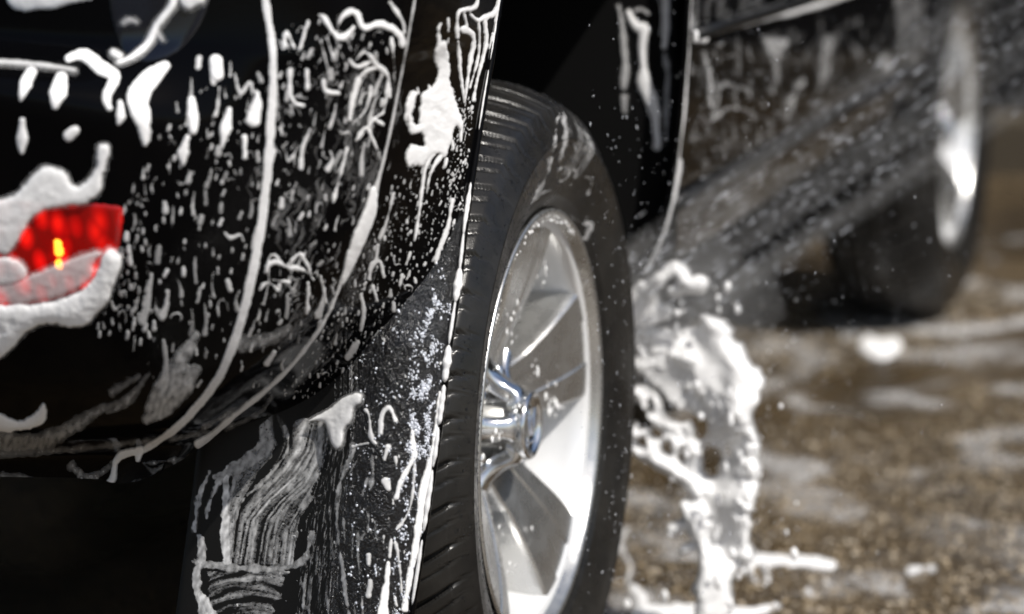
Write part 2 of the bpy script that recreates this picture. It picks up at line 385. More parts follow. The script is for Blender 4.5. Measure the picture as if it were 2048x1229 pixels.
g1 = [(.02, 1.1), (.033, .863), (.040, .815), (.036, .757), (.025, .700), (.003, .623), (-.028, .561), (-.060, .518), (-.10, .484), (-.145, .455), (-.21, .425), (-.235, .392)]
gR = [(-.06, 1.1), (-.055, .88), (-.045, .822), (.028, .806), (.038, .770), (.022, .690), (-.004, .61), (-.04, .535), (-.08, .490), (-.13, .452), (-.20, .425), (-.23, .392)]
def station(c, n, g):
    n = np.array(n)/np.hypot(*n); return np.array([(c[0]+n[0]*a, c[1]+n[1]*a, z) for a, z in g])
st2 = station((0, -.60), (.97, -.24), g2)
st1 = station((-.09, -.68), (.8, -.6), g1)
gH = [(.5*a[0]+.5*b_[0], .5*a[1]+.5*b_[1]) for a, b_ in zip(g1, gR)]
stH = station((-.18, -.728), (.52, -.85), gH)
stR = station((-.33, -.765), (.22, -.97), gR)
stR2 = station((-.75, -.80), (.03, -1), gR)
stR3 = station((-1.3, -.76), (-.3, -.95), gR)
STA = np.array([stL, st2, st1, stH, stR, stR2, stR3]); SS = np.array([0, 1, 2, 2.6, 3.5, 5.6, 8.4])
def skin(s, tq):
    rows = cspline(SS, STA, s)                              # (ns, 12, 3)
    return cspline(np.arange(12), rows.transpose(1, 0, 2), tq).transpose(1, 0, 2)
TQ = np.linspace(0, 11, 230)
P = skin(np.linspace(0, 1, 90), TQ); mesh_obj('quarter_panel', P.reshape(-1, 3), grid_faces(*P.shape[:2]), 'paint', car)
P = skin(np.concatenate([np.linspace(1.0, 3.6, 190), np.linspace(3.65, 8.4, 60)]), TQ); mesh_obj('rear_bumper', P.reshape(-1, 3), grid_faces(*P.shape[:2]), 'paint', car)
# rolled edge of the arch and its inward return
LQ = cspline(np.arange(len(LIPX)), LIPX, np.linspace(0, len(LIPX)-1, 160))
V, F = tube(LQ, .0035, 10); mesh_obj('arch_lip', V, F, 'paint', car)
Q = np.stack([LQ+np.array([0, .001, 0]), LQ+np.array([-.012, .012, 0]), LQ+np.array([-.04, .02, 0]), LQ+np.array([-.06, -.0, 0])], 1)
mesh_obj('arch_return', Q.reshape(-1, 3), grid_faces(*Q.shape[:2]), 'void', car)
# guard and flap behind the wheel: rises from the lip, rounds over and faces the rear
def guard_point(u, z):
    L = np.array([lip_at(q) for q in z])                     # (nz,3)
    prof = np.array([(0, 0), (-.006, -.012), (-.020, -.024), (-.040, -.030), (-.07, -.024), (-.11, -.014), (-.16, -.006), (-.205, .0), (-.228, .006), (-.236, .02)])
    pu = cspline(np.arange(10), prof, u)                     # (nu,2)
    wv = .010*np.sin(pu[:, 0]*34)[:, None]*np.ones(len(z))
    X = L[None, :, 0]+pu[:, None, 0]; Y = L[None, :, 1]+pu[:, None, 1]+wv*.5
    tw = np.clip((-pu[:, 0]-.03)/.2, 0, 1)[:, None]          # the flap hangs plumb towards its inner edge
    Y = Y*(1-tw)+tw*(-.497+pu[:, None, 1]*.5)
    return np.stack([X, Y, np.broadcast_to(z, X.shape)], -1)
zg = np.linspace(.66, .20, 150); G = guard_point(np.linspace(4.2, 9, 70), zg)
mesh_obj('mud_guard', G.reshape(-1, 3), grid_faces(*G.shape[:2]), 'plastic', car)
G = guard_point(np.linspace(0, 4.2, 60), zg)
mesh_obj('arch_flare', G.reshape(-1, 3), grid_faces(*G.shape[:2]), 'wet', car)
# side of the car ahead of the rear wheel, tucking under at the sill
dz = [1.1, .90, .778, .688, .598, .525, .476, .438, .424, .420]; dx = [-.02, .012, .017, .012, .004, -.008, -.026, -.045, -.07, -.16]
zq = np.linspace(0, 9, 90); DP = cspline(np.arange(10), np.stack([dx, dz], 1), zq)
def side(y0, y1, ny):
    Y = np.linspace(y0, y1, ny)
    return np.stack([np.broadcast_to(DP[None, :, 0], (ny, 90)), np.broadcast_to(Y[:, None], (ny, 90)), np.broadcast_to(DP[None, :, 1], (ny, 90))], -1)
def panel(name, y0, y1, parent=car):
    P = side(y0, y1, 24); return mesh_obj(name, P.reshape(-1, 3), grid_faces(*P.shape[:2], flip=True), 'paint', parent)
panel('side_panel', .46, .70); panel('rear_door', .706, 1.56); panel('front_door', 1.566, 2.30); 
V, F = tube(np.stack([DP[:, 0], np.full(90, .46), DP[:, 1]], 1)[8:], .0035, 8); mesh_obj('arch_lip', V, F, 'paint', car)
# front wing above and ahead of the front wheel
P = side(2.28, 3.5, 20)[:, :14]; mesh_obj('front_wing', P.reshape(-1, 3), grid_faces(*P.shape[:2], flip=True), 'paint', car)
# side above the rear arch
P = side(-.36, .50, 12)[:, :9]+np.array([.014, 0, 0]); mesh_obj('arch_top', P.reshape(-1, 3), grid_faces(*P.shape[:2], flip=True), 'paint', car)
# moulding strip along the door
V, F = tube([(.022, y, .735-.012*(y-.4)) for y in np.linspace(.475, 2.2, 12)], .008, 8); mesh_obj('door_moulding', V, F, 'plastic', car)
V, F = tube([(-.004, y, .528) for y in np.linspace(.475, 2.28, 12)], .010, 8); mesh_obj('sill_strip', V, F, 'plastic', car)
# wheel housings, floor and top close the body so that no light leaks through
def housing(yc, y0, y1):
    pr = [(y0, .42), (y0, .70), (y0, .90), (yc-.3, 1.0), (yc+.3, 1.0), (y1, .90), (y1, .70), (y1, .43)]
    xs = [.0, -.12, -.26, -.37]
    V = [(x, a, z) for x in xs for a, z in pr]; n = len(pr); F = [(i*n+j, i*n+j+1, (i+1)*n+j+1, (i+1)*n+j) for i in range(3) for j in range(n-1)]
    F.append(tuple(3*n+j for j in range(n)))
    return mesh_obj('wheel_housing', np.array(V), F, 'void', car, False)
housing(0, -.462, .488); housing(2.8, 2.31, 3.29)
box_obj('floor_pan', (-1.75, -.30, .36), (-.39, 3.4, 1.0), 'void', car, .04)
box_obj('floor_pan', (-.45, .52, .44), (-.10, 2.28, 1.0), 'void', car, .02)
V, F = tube([(x, 0, .353) for x in np.linspace(-.2, -1.5, 12)], .045+.05*np.exp(-((np.linspace(-.2, -1.5, 12)+.8)/.12)**2), 14); mesh_obj('rear_axle', V, F, 'void', car)
box_obj('frame_rail', (-.26, .56, .24), (-.15, 2.24, .46), 'void', car, .015)
box_obj('body_top', (-1.75, -.60, 1.06), (-.02, 3.4, 1.09), 'void', car, .01)

# ---- wheel
def make_wheel(loc):
    wh = empty('wheel', loc, car)
    # tyre: (x, r) section, tread blocks cut by lateral grooves
    prof = [(-.042, .222), (-.034, .2275), (-.0290, .233), (-.0262, .239), (-.0218, .2475), (-.0206, .249), (-.0202, .2505), (-.0158, .262), (-.0118, .275), (-.0083, .287), (-.0058, .299), (-.0048, .3085), (-.0040, .3098), (-.0052, .3112), (-.009, .321), (-.015, .329)]
    tread = [(x, .371-.0315*abs((x+.1175)/.1)**2.3*1.0) for x in np.linspace(-.0205, -.2145, 64)]
    back = [(-.235+(-x), r) for x, r in prof[::-1]]
    back = [(-.235-x, r) for x, r in prof[::-1]]
    pr = np.array(prof+tread+back); nA = 1500
    th = np.arange(nA)*2*PI/nA
    X = np.broadcast_to(pr[None, :, 0], (nA, len(pr))).copy(); R = np.broadcast_to(pr[None, :, 1], (nA, len(pr))).copy()
    T = np.broadcast_to(th[:, None], X.shape)
    xx = (X+.1175)/.1
    pitch = 2*PI/50
    sweep = .085*np.sign(xx)*np.abs(xx)**1.8+.02*xx
    ph = ((T+sweep)/pitch) % 1.0
    ph2 = ((T+sweep*1.25+.012*np.sin(xx*5))/pitch+.5) % 1.0
    dist = np.minimum(ph, 1-ph)*pitch*.35; dist2 = np.minimum(ph2, 1-ph2)*pitch*.35
    inT = sstep(-.0125, -.019, X)*sstep(-.2225, -.216, X)*(R > .325)
    wide = .0016+.0018*sstep(.95, .45, np.abs(xx))
    cut = .0075*sstep(wide+.0012, wide-.0008, dist)*sstep(.02, .16, np.abs(xx))
    cut = np.maximum(cut, .0035*sstep(.0017, .0004, dist2)*sstep(.12, .25, np.abs(xx)))
    for xc in (-.62, -.21, .28):
        cut = np.maximum(cut, .0085*sstep(.052, .030, np.abs(xx-xc)))
    R = R-cut*inT
    V = np.stack([X, R*np.cos(T), R*np.sin(T)], -1)
    mesh_obj('tyre', V.reshape(-1, 3), grid_faces(nA, len(pr), wrap=True, flip=True), 'rubber', wh)
    # rubber vent hairs left on the sidewall edge
    vs, fs = [], []
    for k in range(22):
        a = k*2*PI/22+random.uniform(-.03, .03); r0 = random.choice((.262, .2495))
        x0 = np.interp(r0, [p[1] for p in prof], [p[0] for p in prof])
        p0 = np.array([x0-.001, r0*math.cos(a), r0*math.sin(a)]); p1 = p0+np.array([.005, -.001*math.cos(a)+random.uniform(-.002, .002), random.uniform(-.002, .002)])
        v_, f_ = tube([p0, (p0+p1)/2+np.array([0, .0003, 0]), p1], .0003, 5); o = len(vs); vs += list(v_); fs += [tuple(i+o for i in f) for f in f_]
    tag(mesh_obj('vent_hairs', np.array(vs), fs, 'rubber', wh), kind='stuff')
    # rim
    rp = np.array([(-.030, .2275), (-.0265, .2335), (-.0265, .2345), (-.024, .2345), (-.0225, .2325), (-.0225, .230), (-.025, .2265), (-.031, .2250), (-.0345, .2225), (-.0355, .2150), (-.039, .2125), (-.055, .2105), (-.075, .2065), (-.11, .199), (-.16, .196), (-.21, .200), (-.215, .222)])
    nA = 160; th = np.arange(nA)*2*PI/nA
    V = np.stack([np.broadcast_to(rp[None, :, 0], (nA, len(rp))), rp[None, :, 1]*np.cos(th)[:, None], rp[None, :, 1]*np.sin(th)[:, None]], -1)
    k_ = 8; mesh_obj('rim_lip', V[:, :k_+1].reshape(-1, 3), grid_faces(nA, k_+1, wrap=True), 'spoke', wh)
    mesh_obj('rim', V[:, k_:].reshape(-1, 3), grid_faces(nA, len(rp)-k_, wrap=True), 'barrel', wh)
    # spokes
    ANG = [math.radians(159+72*k) for k in range(5)]
    rr = np.array([.060, .075, .10, .13, .16, .19, .210, .2205]); hw = np.array([.034, .034, .037, .045, .054, .062, .066, .069]); fx = np.array([-.084, -.080, -.070, -.058, -.048, -.040, -.0365, -.0355])
    rq = np.linspace(.060, .2205, 26); H = np.interp(rq, rr, hw); FX = cspline(rr, fx, rq)
    sec = [(-1.10, -.055), (-1.08, -.030), (-1.03, -.008), (-1.0, -.0028), (-.95, 0), (-.40, .0004), (-.36, -.0012), (0, -.0012), (.36, -.0012), (.40, .0004), (.95, 0), (1.0, -.0028), (1.03, -.008), (1.08, -.030), (1.10, -.055)]
    SV = np.array([[(f+s[1], s[0]*h, r) for s in sec] for f, h, r in zip(FX, H, rq)])
    me = None
    for a in ANG:
        if me is None:
            o = mesh_obj('spoke', SV.reshape(-1, 3), grid_faces(*SV.shape[:2], flip=True), 'spoke', wh, False); me = o.data
        else:
            o = bpy.data.objects.new('spoke', me); COL.objects.link(o); o.parent = wh
        o.rotation_euler = (PI/2-PI/2+ (a-PI/2), 0, 0)
    # hub: base dish, five claws, cap
    hp = np.array([(-.145, .150), (-.142, .120), (-.128, .104), (-.112, .094), (-.104, .086), (-.103, .060), (-.104, .022), (-.104, .001)])
    nA = 96; th = np.arange(nA)*2*PI/nA
    V = np.stack([np.broadcast_to(hp[None, :, 0], (nA, len(hp))), hp[None, :, 1]*np.cos(th)[:, None], hp[None, :, 1]*np.sin(th)[:, None]], -1)
    mesh_obj('hub', V.reshape(-1, 3), grid_faces(nA, len(hp), wrap=True), 'barrel', wh)
    cl = cspline(np.arange(6), np.array([(-.043, .026, .0180), (-.046, .0385, .0135), (-.056, .0465, .0112), (-.069, .055, .0118), (-.0795, .071, .0165), (-.082, .094, .025)]), np.linspace(0, 5, 22))
    secc = [(-1.05, -.015), (-1.0, -.006), (-.86, -.0012), (-.6, 0), (0, .0012), (.6, 0), (.86, -.0012), (1.0, -.006), (1.05, -.015)]
    T = np.gradient(cl[:, :2], axis=0); T /= np.linalg.norm(T, axis=1)[:, None]
    CV = np.array([[(c_[0]+t_[1]*s[1], s[0]*c_[2], c_[1]-t_[0]*s[1]) for s in secc] for c_, t_ in zip(cl, T)])
    me = None
    for a in ANG:
        if me is None:
            o = mesh_obj('claw', CV.reshape(-1, 3), grid_faces(*CV.shape[:2], flip=True), 'chrome', wh); me = o.data
        else:
            o = bpy.data.objects.new('claw', me); COL.objects.link(o); o.parent = wh
        o.rotation_euler = (a-PI/2+math.radians(16), 0, 0)
    cp = np.array([(-.056, .012), (-.055, .030), (-.049, .0350), (-.042, .0372), (-.0375, .0372), (-.0352, .0355), (-.035, .0325), (-.0375, .0300), (-.0405, .0285), (-.0405, .001)])
    V = np.stack([np.broadcast_to(cp[None, :, 0], (nA, len(cp))), cp[None, :, 1]*np.cos(th)[:, None], cp[None, :, 1]*np.sin(th)[:, None]], -1)
    co = np.array([(-.110, .030), (-.095, .0275), (-.056, .0245), (-.052, .020)]); VC = np.stack([np.broadcast_to(co[None, :, 0], (nA, 4)), co[None, :, 1]*np.cos(th)[:, None], co[None, :, 1]*np.sin(th)[:, None]], -1)
    mesh_obj('hub_core', VC.reshape(-1, 3), grid_faces(nA, 4, wrap=True), 'alloy', wh)
    mesh_obj('centre_cap', V.reshape(-1, 3), grid_faces(nA, len(cp), wrap=True), 'chrome', wh)
    # raised strokes of the cap emblem
    bm = bmesh.new()
    for (y0, z0, y1, z1, w_) in [(-.017, .016, -.008, -.012, .0035), (-.008, -.012, 0, .010, .0035), (0, .010, .008, -.012, .0035), (.008, -.012, .017, .016, .0035), (-.012, -.019, .012, -.019, .003), (-.006, .019, .006, .019, .003)]:
        d = Vector((0, y1-y0, z1-z0)); c_ = Vector((-.0388, (y0+y1)/2, (z0+z1)/2)); u_ = d.normalized(); v_ = Vector((1, 0, 0)).cross(u_)
        vv = [bm.verts.new(c_+Vector((sx, 0, 0))+u_*su*d.length/2+v_*sv*w_/2*(1 if sx < 0 else .6)) for sx in (-.002, .0012) for su, sv in ((-1, -1), (1, -1), (1, 1), (-1, 1))]
        for f in ((4, 5, 6, 7), (0, 1, 5, 4), (1, 2, 6, 5), (2, 3, 7, 6), (3, 0, 4, 7)): bm.faces.new([vv[i] for i in f])
    bm_obj('emblem', bm, 'chrome', wh, False)
    # wheel nuts
    me = None
    for k, a in enumerate(ANG):
        a2 = a+math.radians(36+16)
        if me is None:
            bm = bmesh.new()
            bmesh.ops.create_cone(bm, cap_ends=True, segments=6, radius1=.0105, radius2=.0095, depth=.022, matrix=Matrix.Rotation(PI/2, 4, 'Y'))
            bmesh.ops.create_uvsphere(bm, u_segments=12, v_segments=6, radius=.0088, matrix=Matrix.Translation((.010, 0, 0)))
            o = bm_obj('wheel_nut', bm, 'chrome', wh, False); me = o.data
        else:
            o = bpy.data.objects.new('wheel_nut', me); COL.objects.link(o); o.parent = wh
        o.location = (-.093, .056*math.cos(a2), .056*math.sin(a2))
    # valve stem
    a = math.radians(-131); bm = bmesh.new()
    bmesh.ops.create_cone(bm, cap_ends=True, segments=14, radius1=.0045, radius2=.0042, depth=.026, matrix=Matrix.Rotation(PI/2, 4, 'Y'))
    o = bm_obj('valve_stem', bm, 'iron', wh); o.location = (-.052, .203*math.cos(a), .203*math.sin(a))
    # brake disc behind the spokes
    bm = bmesh.new(); bmesh.ops.create_cone(bm, cap_ends=True, segments=64, radius1=.155, radius2=.155, depth=.022, matrix=Matrix.Translation((-.175, 0, 0)) @ Matrix.Rotation(PI/2, 4, 'Y'))
    bm_obj('brake_disc', bm, 'iron', wh, False)
    return wh
wheel = make_wheel((0, 0, WR))
w2 = wheel.copy(); COL.objects.link(w2); w2.location = (-.02, 2.86, WR)
for ch in list(wheel.children):
    o = ch.copy(); COL.objects.link(o); o.parent = w2
for xy in ((-1.62, 0), (-1.62, 2.8)):                        # far-side tyres close the view under the car
    o = bpy.data.objects.new('far_tyre', [c_ for c_ in wheel.children if c_.name.startswith('tyre')][0].data); COL.objects.link(o); o.parent = car; o.location = (xy[0], xy[1], WR)

# ---- lamps set into the rear skin
SQ = np.concatenate([np.linspace(0.0, 1.0, 190), np.linspace(1.0, 3.6, 420)[1:], np.linspace(3.6, 4.4, 60)[1:]])
PS = skin(SQ, np.linspace(.9, 11, 620))
S = Suds(PS)
m, t, b = mat('red_lens'); M['lens'] = m
setp(b, rough=.08, spec=.5, col=(.25, .002, .0015))
c = t.nodes.new('ShaderNodeTexCoord'); mp = t.nodes.new('ShaderNodeMapping'); mp.inputs['Scale'].default_value = (1, .3, .55); t.links.new(c.outputs['Object'], mp.inputs[0])
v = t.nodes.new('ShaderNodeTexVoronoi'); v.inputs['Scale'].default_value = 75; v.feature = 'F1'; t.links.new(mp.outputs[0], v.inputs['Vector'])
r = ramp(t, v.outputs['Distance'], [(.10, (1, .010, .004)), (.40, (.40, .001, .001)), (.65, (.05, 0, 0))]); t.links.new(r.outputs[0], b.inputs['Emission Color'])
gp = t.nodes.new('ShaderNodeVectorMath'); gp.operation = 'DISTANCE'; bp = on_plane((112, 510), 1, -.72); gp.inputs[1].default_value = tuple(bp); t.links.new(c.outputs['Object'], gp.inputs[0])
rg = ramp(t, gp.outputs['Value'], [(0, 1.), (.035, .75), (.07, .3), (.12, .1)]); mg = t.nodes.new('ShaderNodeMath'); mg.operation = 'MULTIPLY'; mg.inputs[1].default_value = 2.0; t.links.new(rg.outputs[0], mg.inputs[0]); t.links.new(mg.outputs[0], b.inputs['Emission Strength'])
add_bump(t, b, v.outputs['Distance'], .3, .002)
lamp_px = [(-160, 398), (60, 402), (245, 409), (247, 430), (240, 500), (205, 560), (120, 605), (-160, 640)]
lens = S.poly(lamp_px, 1, .007, 0).build('rear_lamp', 'lens', car, lump=0)
lens['label'] = 'red lamp lens set in the bumper, smeared with foam'
m, t, b = mat('amber_bulb'); setp(b, col=(.9, .35, .02), emis=(1, .38, .03), es=2.2, rough=.2); M['amber'] = m
S.stroke([(117, 484), (119, 500)], [5, 8], 1, .0035, 0).stroke([(119, 522), (120, 528)], [3, 5], 1, .0035, 0).build('bulb', 'amber', lens, .0048)
m, t, b = mat('smoked_lens'); setp(b, col=(.004, .005, .009), rough=.05, spec=.6); M['smoke'] = m
S.poly([(215, -40), (430, -40), (405, 50), (345, 118), (262, 128), (225, 60)], 1, .006, 0).build('tail_lamp', 'smoke', car, lump=0)
# ================================================================== FOAM ON THE REAR OF THE CAR
c3 = lambda p: sc(p, 1.982, 500, 0); c1 = lambda p: sc(p, 1.983); c7 = lambda p: sc(p, 3.657); c2 = lambda p: sc(p, 1.954, 0, 600)
def foam(o, label, kind=None, group=None, cat='foam'): return tag(o, label, cat, group, kind)
# lines of suds along the two panel joints
S.stroke([(528, -30), (535, 30), (545, 100), (546, 180), (542, 250), (537, 320), (530, 390), (518, 480), (503, 555), (488, 620), (468, 685), (440, 750), (405, 800), (365, 845), (320, 880), (275, 908)],
         [15, 16, 17, 18, 19, 20, 20, 20, 20, 20, 20, 19, 18, 17, 15, 13], .85, .0029, .5)
foam(S.build('foam_line'), 'long grey-white line of foam running down the bumper joint nearest the red lamp', group='foam lines along the panel joints')
S.stroke([(833, -30), (826, 20), (806, 130), (782, 255), (762, 340), (748, 390)], [4, 5, 5, 6, 8, 14], .7, .003, .3)
S.stroke([(748, 380), (740, 420), (722, 468), (702, 520), (684, 565)], [16, 26, 30, 24, 9], 1, .006, .5)
S.stroke([(684, 560), (650, 640), (610, 698), (570, 745), (520, 790), (470, 830), (425, 868), (398, 888)], [8, 8, 9, 10, 11, 12, 14, 22], .78, .004, .4)
foam(S.build('foam_line'), 'foam line in the joint between bumper and quarter panel, widening to a white wedge', group='foam lines along the panel joints')
# big splat on the quarter panel
S.poly(c3([(750, 160), (790, 165), (785, 290), (805, 340), (825, 450), (845, 480), (835, 530), (815, 490), (800, 560), (780, 640), (735, 600), (700, 640), (690, 670), (650, 660), (620, 672), (615, 600), (640, 572), (700, 590), (680, 520), (640, 537), (620, 490), (613, 440), (640, 360), (668, 370), (646, 420), (650, 500), (675, 490), (665, 375), (710, 350), (725, 360), (745, 300), (727, 250), (727, 210)]), 1, .005, 1.5)
for q_ in [[(752, 170), (748, 120), (757, 95)], [(785, 170), (789, 150)], [(668, 372), (664, 350)], [(712, 352), (708, 338)], [(780, 630), (772, 668)], [(800, 560), (806, 610)], [(838, 500), (836, 560)], [(622, 440), (618, 480), (640, 530)], [(640, 580), (660, 640)], [(700, 600), (670, 650)]]:
    S.stroke(c3(q_), np.linspace(8, 3, len(q_)), 1, .003, 1.)
S.stroke(c3([(735, 590), (705, 640), (688, 700), (672, 830), (652, 955)]), [14, 10, 8, 6, 6], 1, .003, .5)
S.stroke(c3([(770, 600), (735, 650), (712, 700), (700, 770)]), [12, 7, 5, 3], 1, .003, .5)
S.stroke(c3([(715, 580), (690, 640), (680, 690)]), [10, 6, 4], 1, .003, .5)
foam(S.build('foam_splat'), 'big ragged white foam splat on the black quarter panel beside the wheel arch')
for pts, wd in [([(822, 150), (823, 65), (845, 40), (890, 30), (905, -20)], [10, 6, 8, 9, 6]), ([(875, 60), (900, 80), (930, 72), (975, 45), (990, -10)], [7, 12, 12, 16, 12]), ([(825, 165), (832, 260), (850, 410)], [7, 9, 5]),
                ([(848, 118), (885, 150), (872, 250), (852, 400)], [16, 12, 9, 6]), ([(905, 80), (907, 210), (870, 350)], [6, 5, 4]), ([(930, 85), (935, 180), (905, 300), (885, 400)], [10, 11, 6, 5]), ([(962, 135), (948, 195)], [6, 4]), ([(975, 50), (972, 112)], [8, 5]),
                ([(785, 75), (787, 125)], [6, 6]), ([(850, 60), (860, 110), (848, 125)], [5, 5, 8])]:
    S.stroke(c3(pts), wd, 1, .0035, .7)
foam(S.build('foam_web'), 'stringy white foam web at the top of the wheel arch edge')
# web of suds near the top of the bumper side
for pts, wd in [([(270, 60), (300, 80), (350, 150), (410, 112)], [5, 12, 14, 8]), ([(350, 100), (372, 62), (420, 52), (450, 112), (510, 95), (590, 135), (602, 185)], [5, 10, 14, 12, 18, 14, 10]), ([(552, 8), (600, 80), (612, 130)], [6, 9, 8]),
                ([(560, 155), (575, 290)], [8, 4]), ([(420, 240), (460, 210), (500, 260), (540, 292), (552, 385)], [8, 7, 14, 9, 7]), ([(505, 270), (440, 300), (405, 400), (395, 475)], [8, 9, 13, 9]), ([(480, 345), (460, 430), (420, 482)], [6, 7, 5]),
                ([(545, 320), (530, 440), (500, 465), (430, 552)], [8, 9, 7, 6]), ([(485, 470), (525, 492)], [7, 9]), ([(455, 300), (430, 340)], [4, 4]), ([(420, 560), (460, 510), (500, 590)], [6, 10, 5]),
                ([(280, 160), (312, 290)], [4, 3]), ([(305, 150), (345, 275)], [4, 3]), ([(338, 150), (385, 270)], [4, 3]), ([(380, 140), (400, 200)], [4, 3]), ([(135, 180), (145, 130), (175, 190)], [9, 9, 8]), ([(230, 90), (195, 200)], [7, 5]), ([(395, 240), (425, 265), (470, 250)], [9, 14, 9]),
                ([(385, 590), (330, 800)], [6, 5]), ([(160, 280), (165, 390), (210, 420)], [12, 14, 7]), ([(225, 280), (230, 350)], [7, 9]), ([(290, 320), (300, 360), (350, 370)], [12, 9, 6])]:
    S.stroke(c3(pts), wd, .92, .0032, .9)
foam(S.build('foam_web'), 'branching white foam web high on the bumper between the two joint lines')
for pts, wd in [([(60, 1080), (90, 1040), (150, 1060), (210, 1070), (250, 1110)], 9), ([(90, 1110), (150, 1120)], 8), ([(150, 1050), (200, 1010), (240, 1090)], 8), ([(40, 1150), (70, 1120), (110, 1150)], 7), ([(230, 1120), (225, 1240)], 9), ([(280, 1100), (300, 1200)], 7)]:
    S.stroke(c3(pts), wd, .85, .003, 1.2)
foam(S.build('foam_web'), 'crinkled foam squiggle low between the two bumper joint lines')
# separate blobs left of the first joint
BL = [([(63, 142), (52, 170), (41, 200)], [22, 26, 10], 'pale foam drop hanging from the bumper ledge at the photograph edge'), ([(123, 156), (116, 185), (110, 213)], [26, 36, 16], 'pale foam drop below the bumper ledge, second from the photograph edge'), ([(45, 241), (44, 275), (44, 306)], [12, 26, 9], 'lone upright foam drop above the red lamp near the photograph edge'),
      ([(137, 118), (170, 112), (205, 137), (229, 155), (215, 190), (219, 217)], [16, 28, 30, 24, 20, 16], 'curved foam lump draped over the end of the bumper ledge'),
      ([(330, 132), (298, 160), (276, 195), (283, 235), (290, 288)], [22, 42, 46, 38, 12], 'largest white foam drip on the bumper, left of the first joint line'),
      ([(240, 205), (241, 232), (236, 248)], [10, 20, 8], 'small foam drop just left of the largest bumper drip'), ([(432, 124), (435, 150)], [28, 26], 'round foam cap at the top of the bumper near the first joint'),
      ([(383, 200), (385, 230), (386, 262)], [16, 26, 18], 'upright oval foam drop midway between largest drip and first joint'), ([(375, 275), (367, 305), (366, 328)], [12, 24, 10], 'foam drop hanging under the upright oval drop'), ([(459, 219), (452, 255), (443, 296)], [12, 24, 8], 'slanting foam drop left of the first joint line'),
      ([(515, 188), (512, 215), (506, 240)], [10, 26, 30], 'wedge of foam touching the first joint line'), ([(489, 275), (489, 315)], [13, 11], 'thin upright foam dash beside the first joint line'), ([(150, 262), (136, 272)], [20, 22], 'small smeared foam blob above the red lamp')]
for pts, wd, lab in BL:
    S.stroke(pts, wd, .95, .006, .6); foam(S.build('foam_drop'), lab, group='foam drops on the bumper')
# foam round the red lamp
S.poly(c1([(-60, 795), (60, 780), (120, 700), (180, 650), (260, 668), (290, 740), (350, 722), (385, 660), (390, 560), (450, 580), (415, 660), (400, 760), (350, 800), (240, 815), (150, 830), (60, 960), (40, 1010), (-60, 985)]), .92, .007, 1.)
S.poly(c1([(-60, 1010), (40, 1010), (95, 1030), (120, 1090), (60, 1120), (-60, 1130)]), .85, .006, 1.)
S.poly(c1([(-60, 1115), (70, 1110), (180, 1060), (300, 1010), (430, 975), (370, 1040), (380, 1080), (290, 1150), (150, 1190), (-60, 1200)]), .62, .004, 1.)
foam(S.build('lamp_foam', lift=.0045, lump=.6), 'white foam smeared across the top and face of the red lamp')
S.poly(c1([(-60, 1195), (60, 1195), (170, 1195), (300, 1160), (370, 1110), (400, 1030), (410, 985), (455, 968), (490, 1030), (450, 1130), (430, 1180), (380, 1250), (340, 1280), (280, 1290), (200, 1270), (120, 1290), (40, 1390), (-60, 1440)]), 1, .012, 1.)
foam(S.build('foam_lump', lift=.004), 'thick white foam roll sagging under the red lamp')
S.poly(c2([(780, 105), (775, 190), (725, 260), (790, 240), (775, 330), (690, 430), (620, 480), (545, 490), (570, 400), (590, 345), (650, 250), (700, 180)]), .62, .004, 1.4)
foam(S.build('foam_patch', soft=.005), 'grey half-thin foam patch low on the bumper left of the first joint')
S.poly(c2([(-80, 430), (10, 440), (40, 465), (110, 470), (150, 430), (165, 395), (185, 410), (180, 460), (150, 500), (60, 515), (-80, 520)]), 1, .008, 1.)
foam(S.build('foam_lump'), 'cream foam lump low on the bumper at the photograph edge')
for pts, wd, dn in [([(-80, 530), (60, 560), (200, 540), (360, 450), (470, 400)], [60, 50, 40, 26, 12], .42), ([(420, 440), (500, 390), (580, 290)], [18, 22, 12], .45), ([(440, 360), (540, 300)], [22, 14], .35), ([(-50, 600), (200, 590), (500, 560), (800, 520), (1000, 450), (1060, 380)], [26, 18, 14, 12, 12, 8], .38),
                    ([(280, 650), (340, 690), (420, 660), (470, 600)], [22, 18, 14, 14], .5), ([(560, 640), (700, 625), (820, 610), (900, 570)], [8, 9, 8, 6], .5), ([(500, 720), (620, 690), (780, 640)], [6, 7, 5], .5), ([(560, 640), (600, 670), (640, 640)], [7, 8, 7], .5), ([(0, 690), (90, 690), (160, 715), (240, 700)], [16, 14, 10, 10], .4),
                    ([(950, 170), (1040, 160), (1130, 110)], [40, 34, 16], .35), ([(800, 500), (900, 440), (1050, 360)], [16, 10, 8], .5)]:
    S.stroke(c2(pts), np.array(wd), dn, .0022, 1.3)
foam(S.build('foam_film', soft=.007), 'thin brownish foam film smeared under the curve of the bumper', 'stuff')
S.stroke(c2([(535, 590), (480, 605), (450, 640), (440, 700), (400, 745), (365, 775), (338, 805)]), [16, 18, 13, 16, 18, 18, 22], 1, .007, .5)
S.stroke(c2([(320, 700), (318, 770), (336, 800)]), [7, 9, 14], .8, .004, .5)
S.stroke(c2([(545, 590), (540, 625)]), [22, 9], 1, .006, .5)
foam(S.build('foam_drip'), 'curling foam drip hanging from the bumper bottom edge')
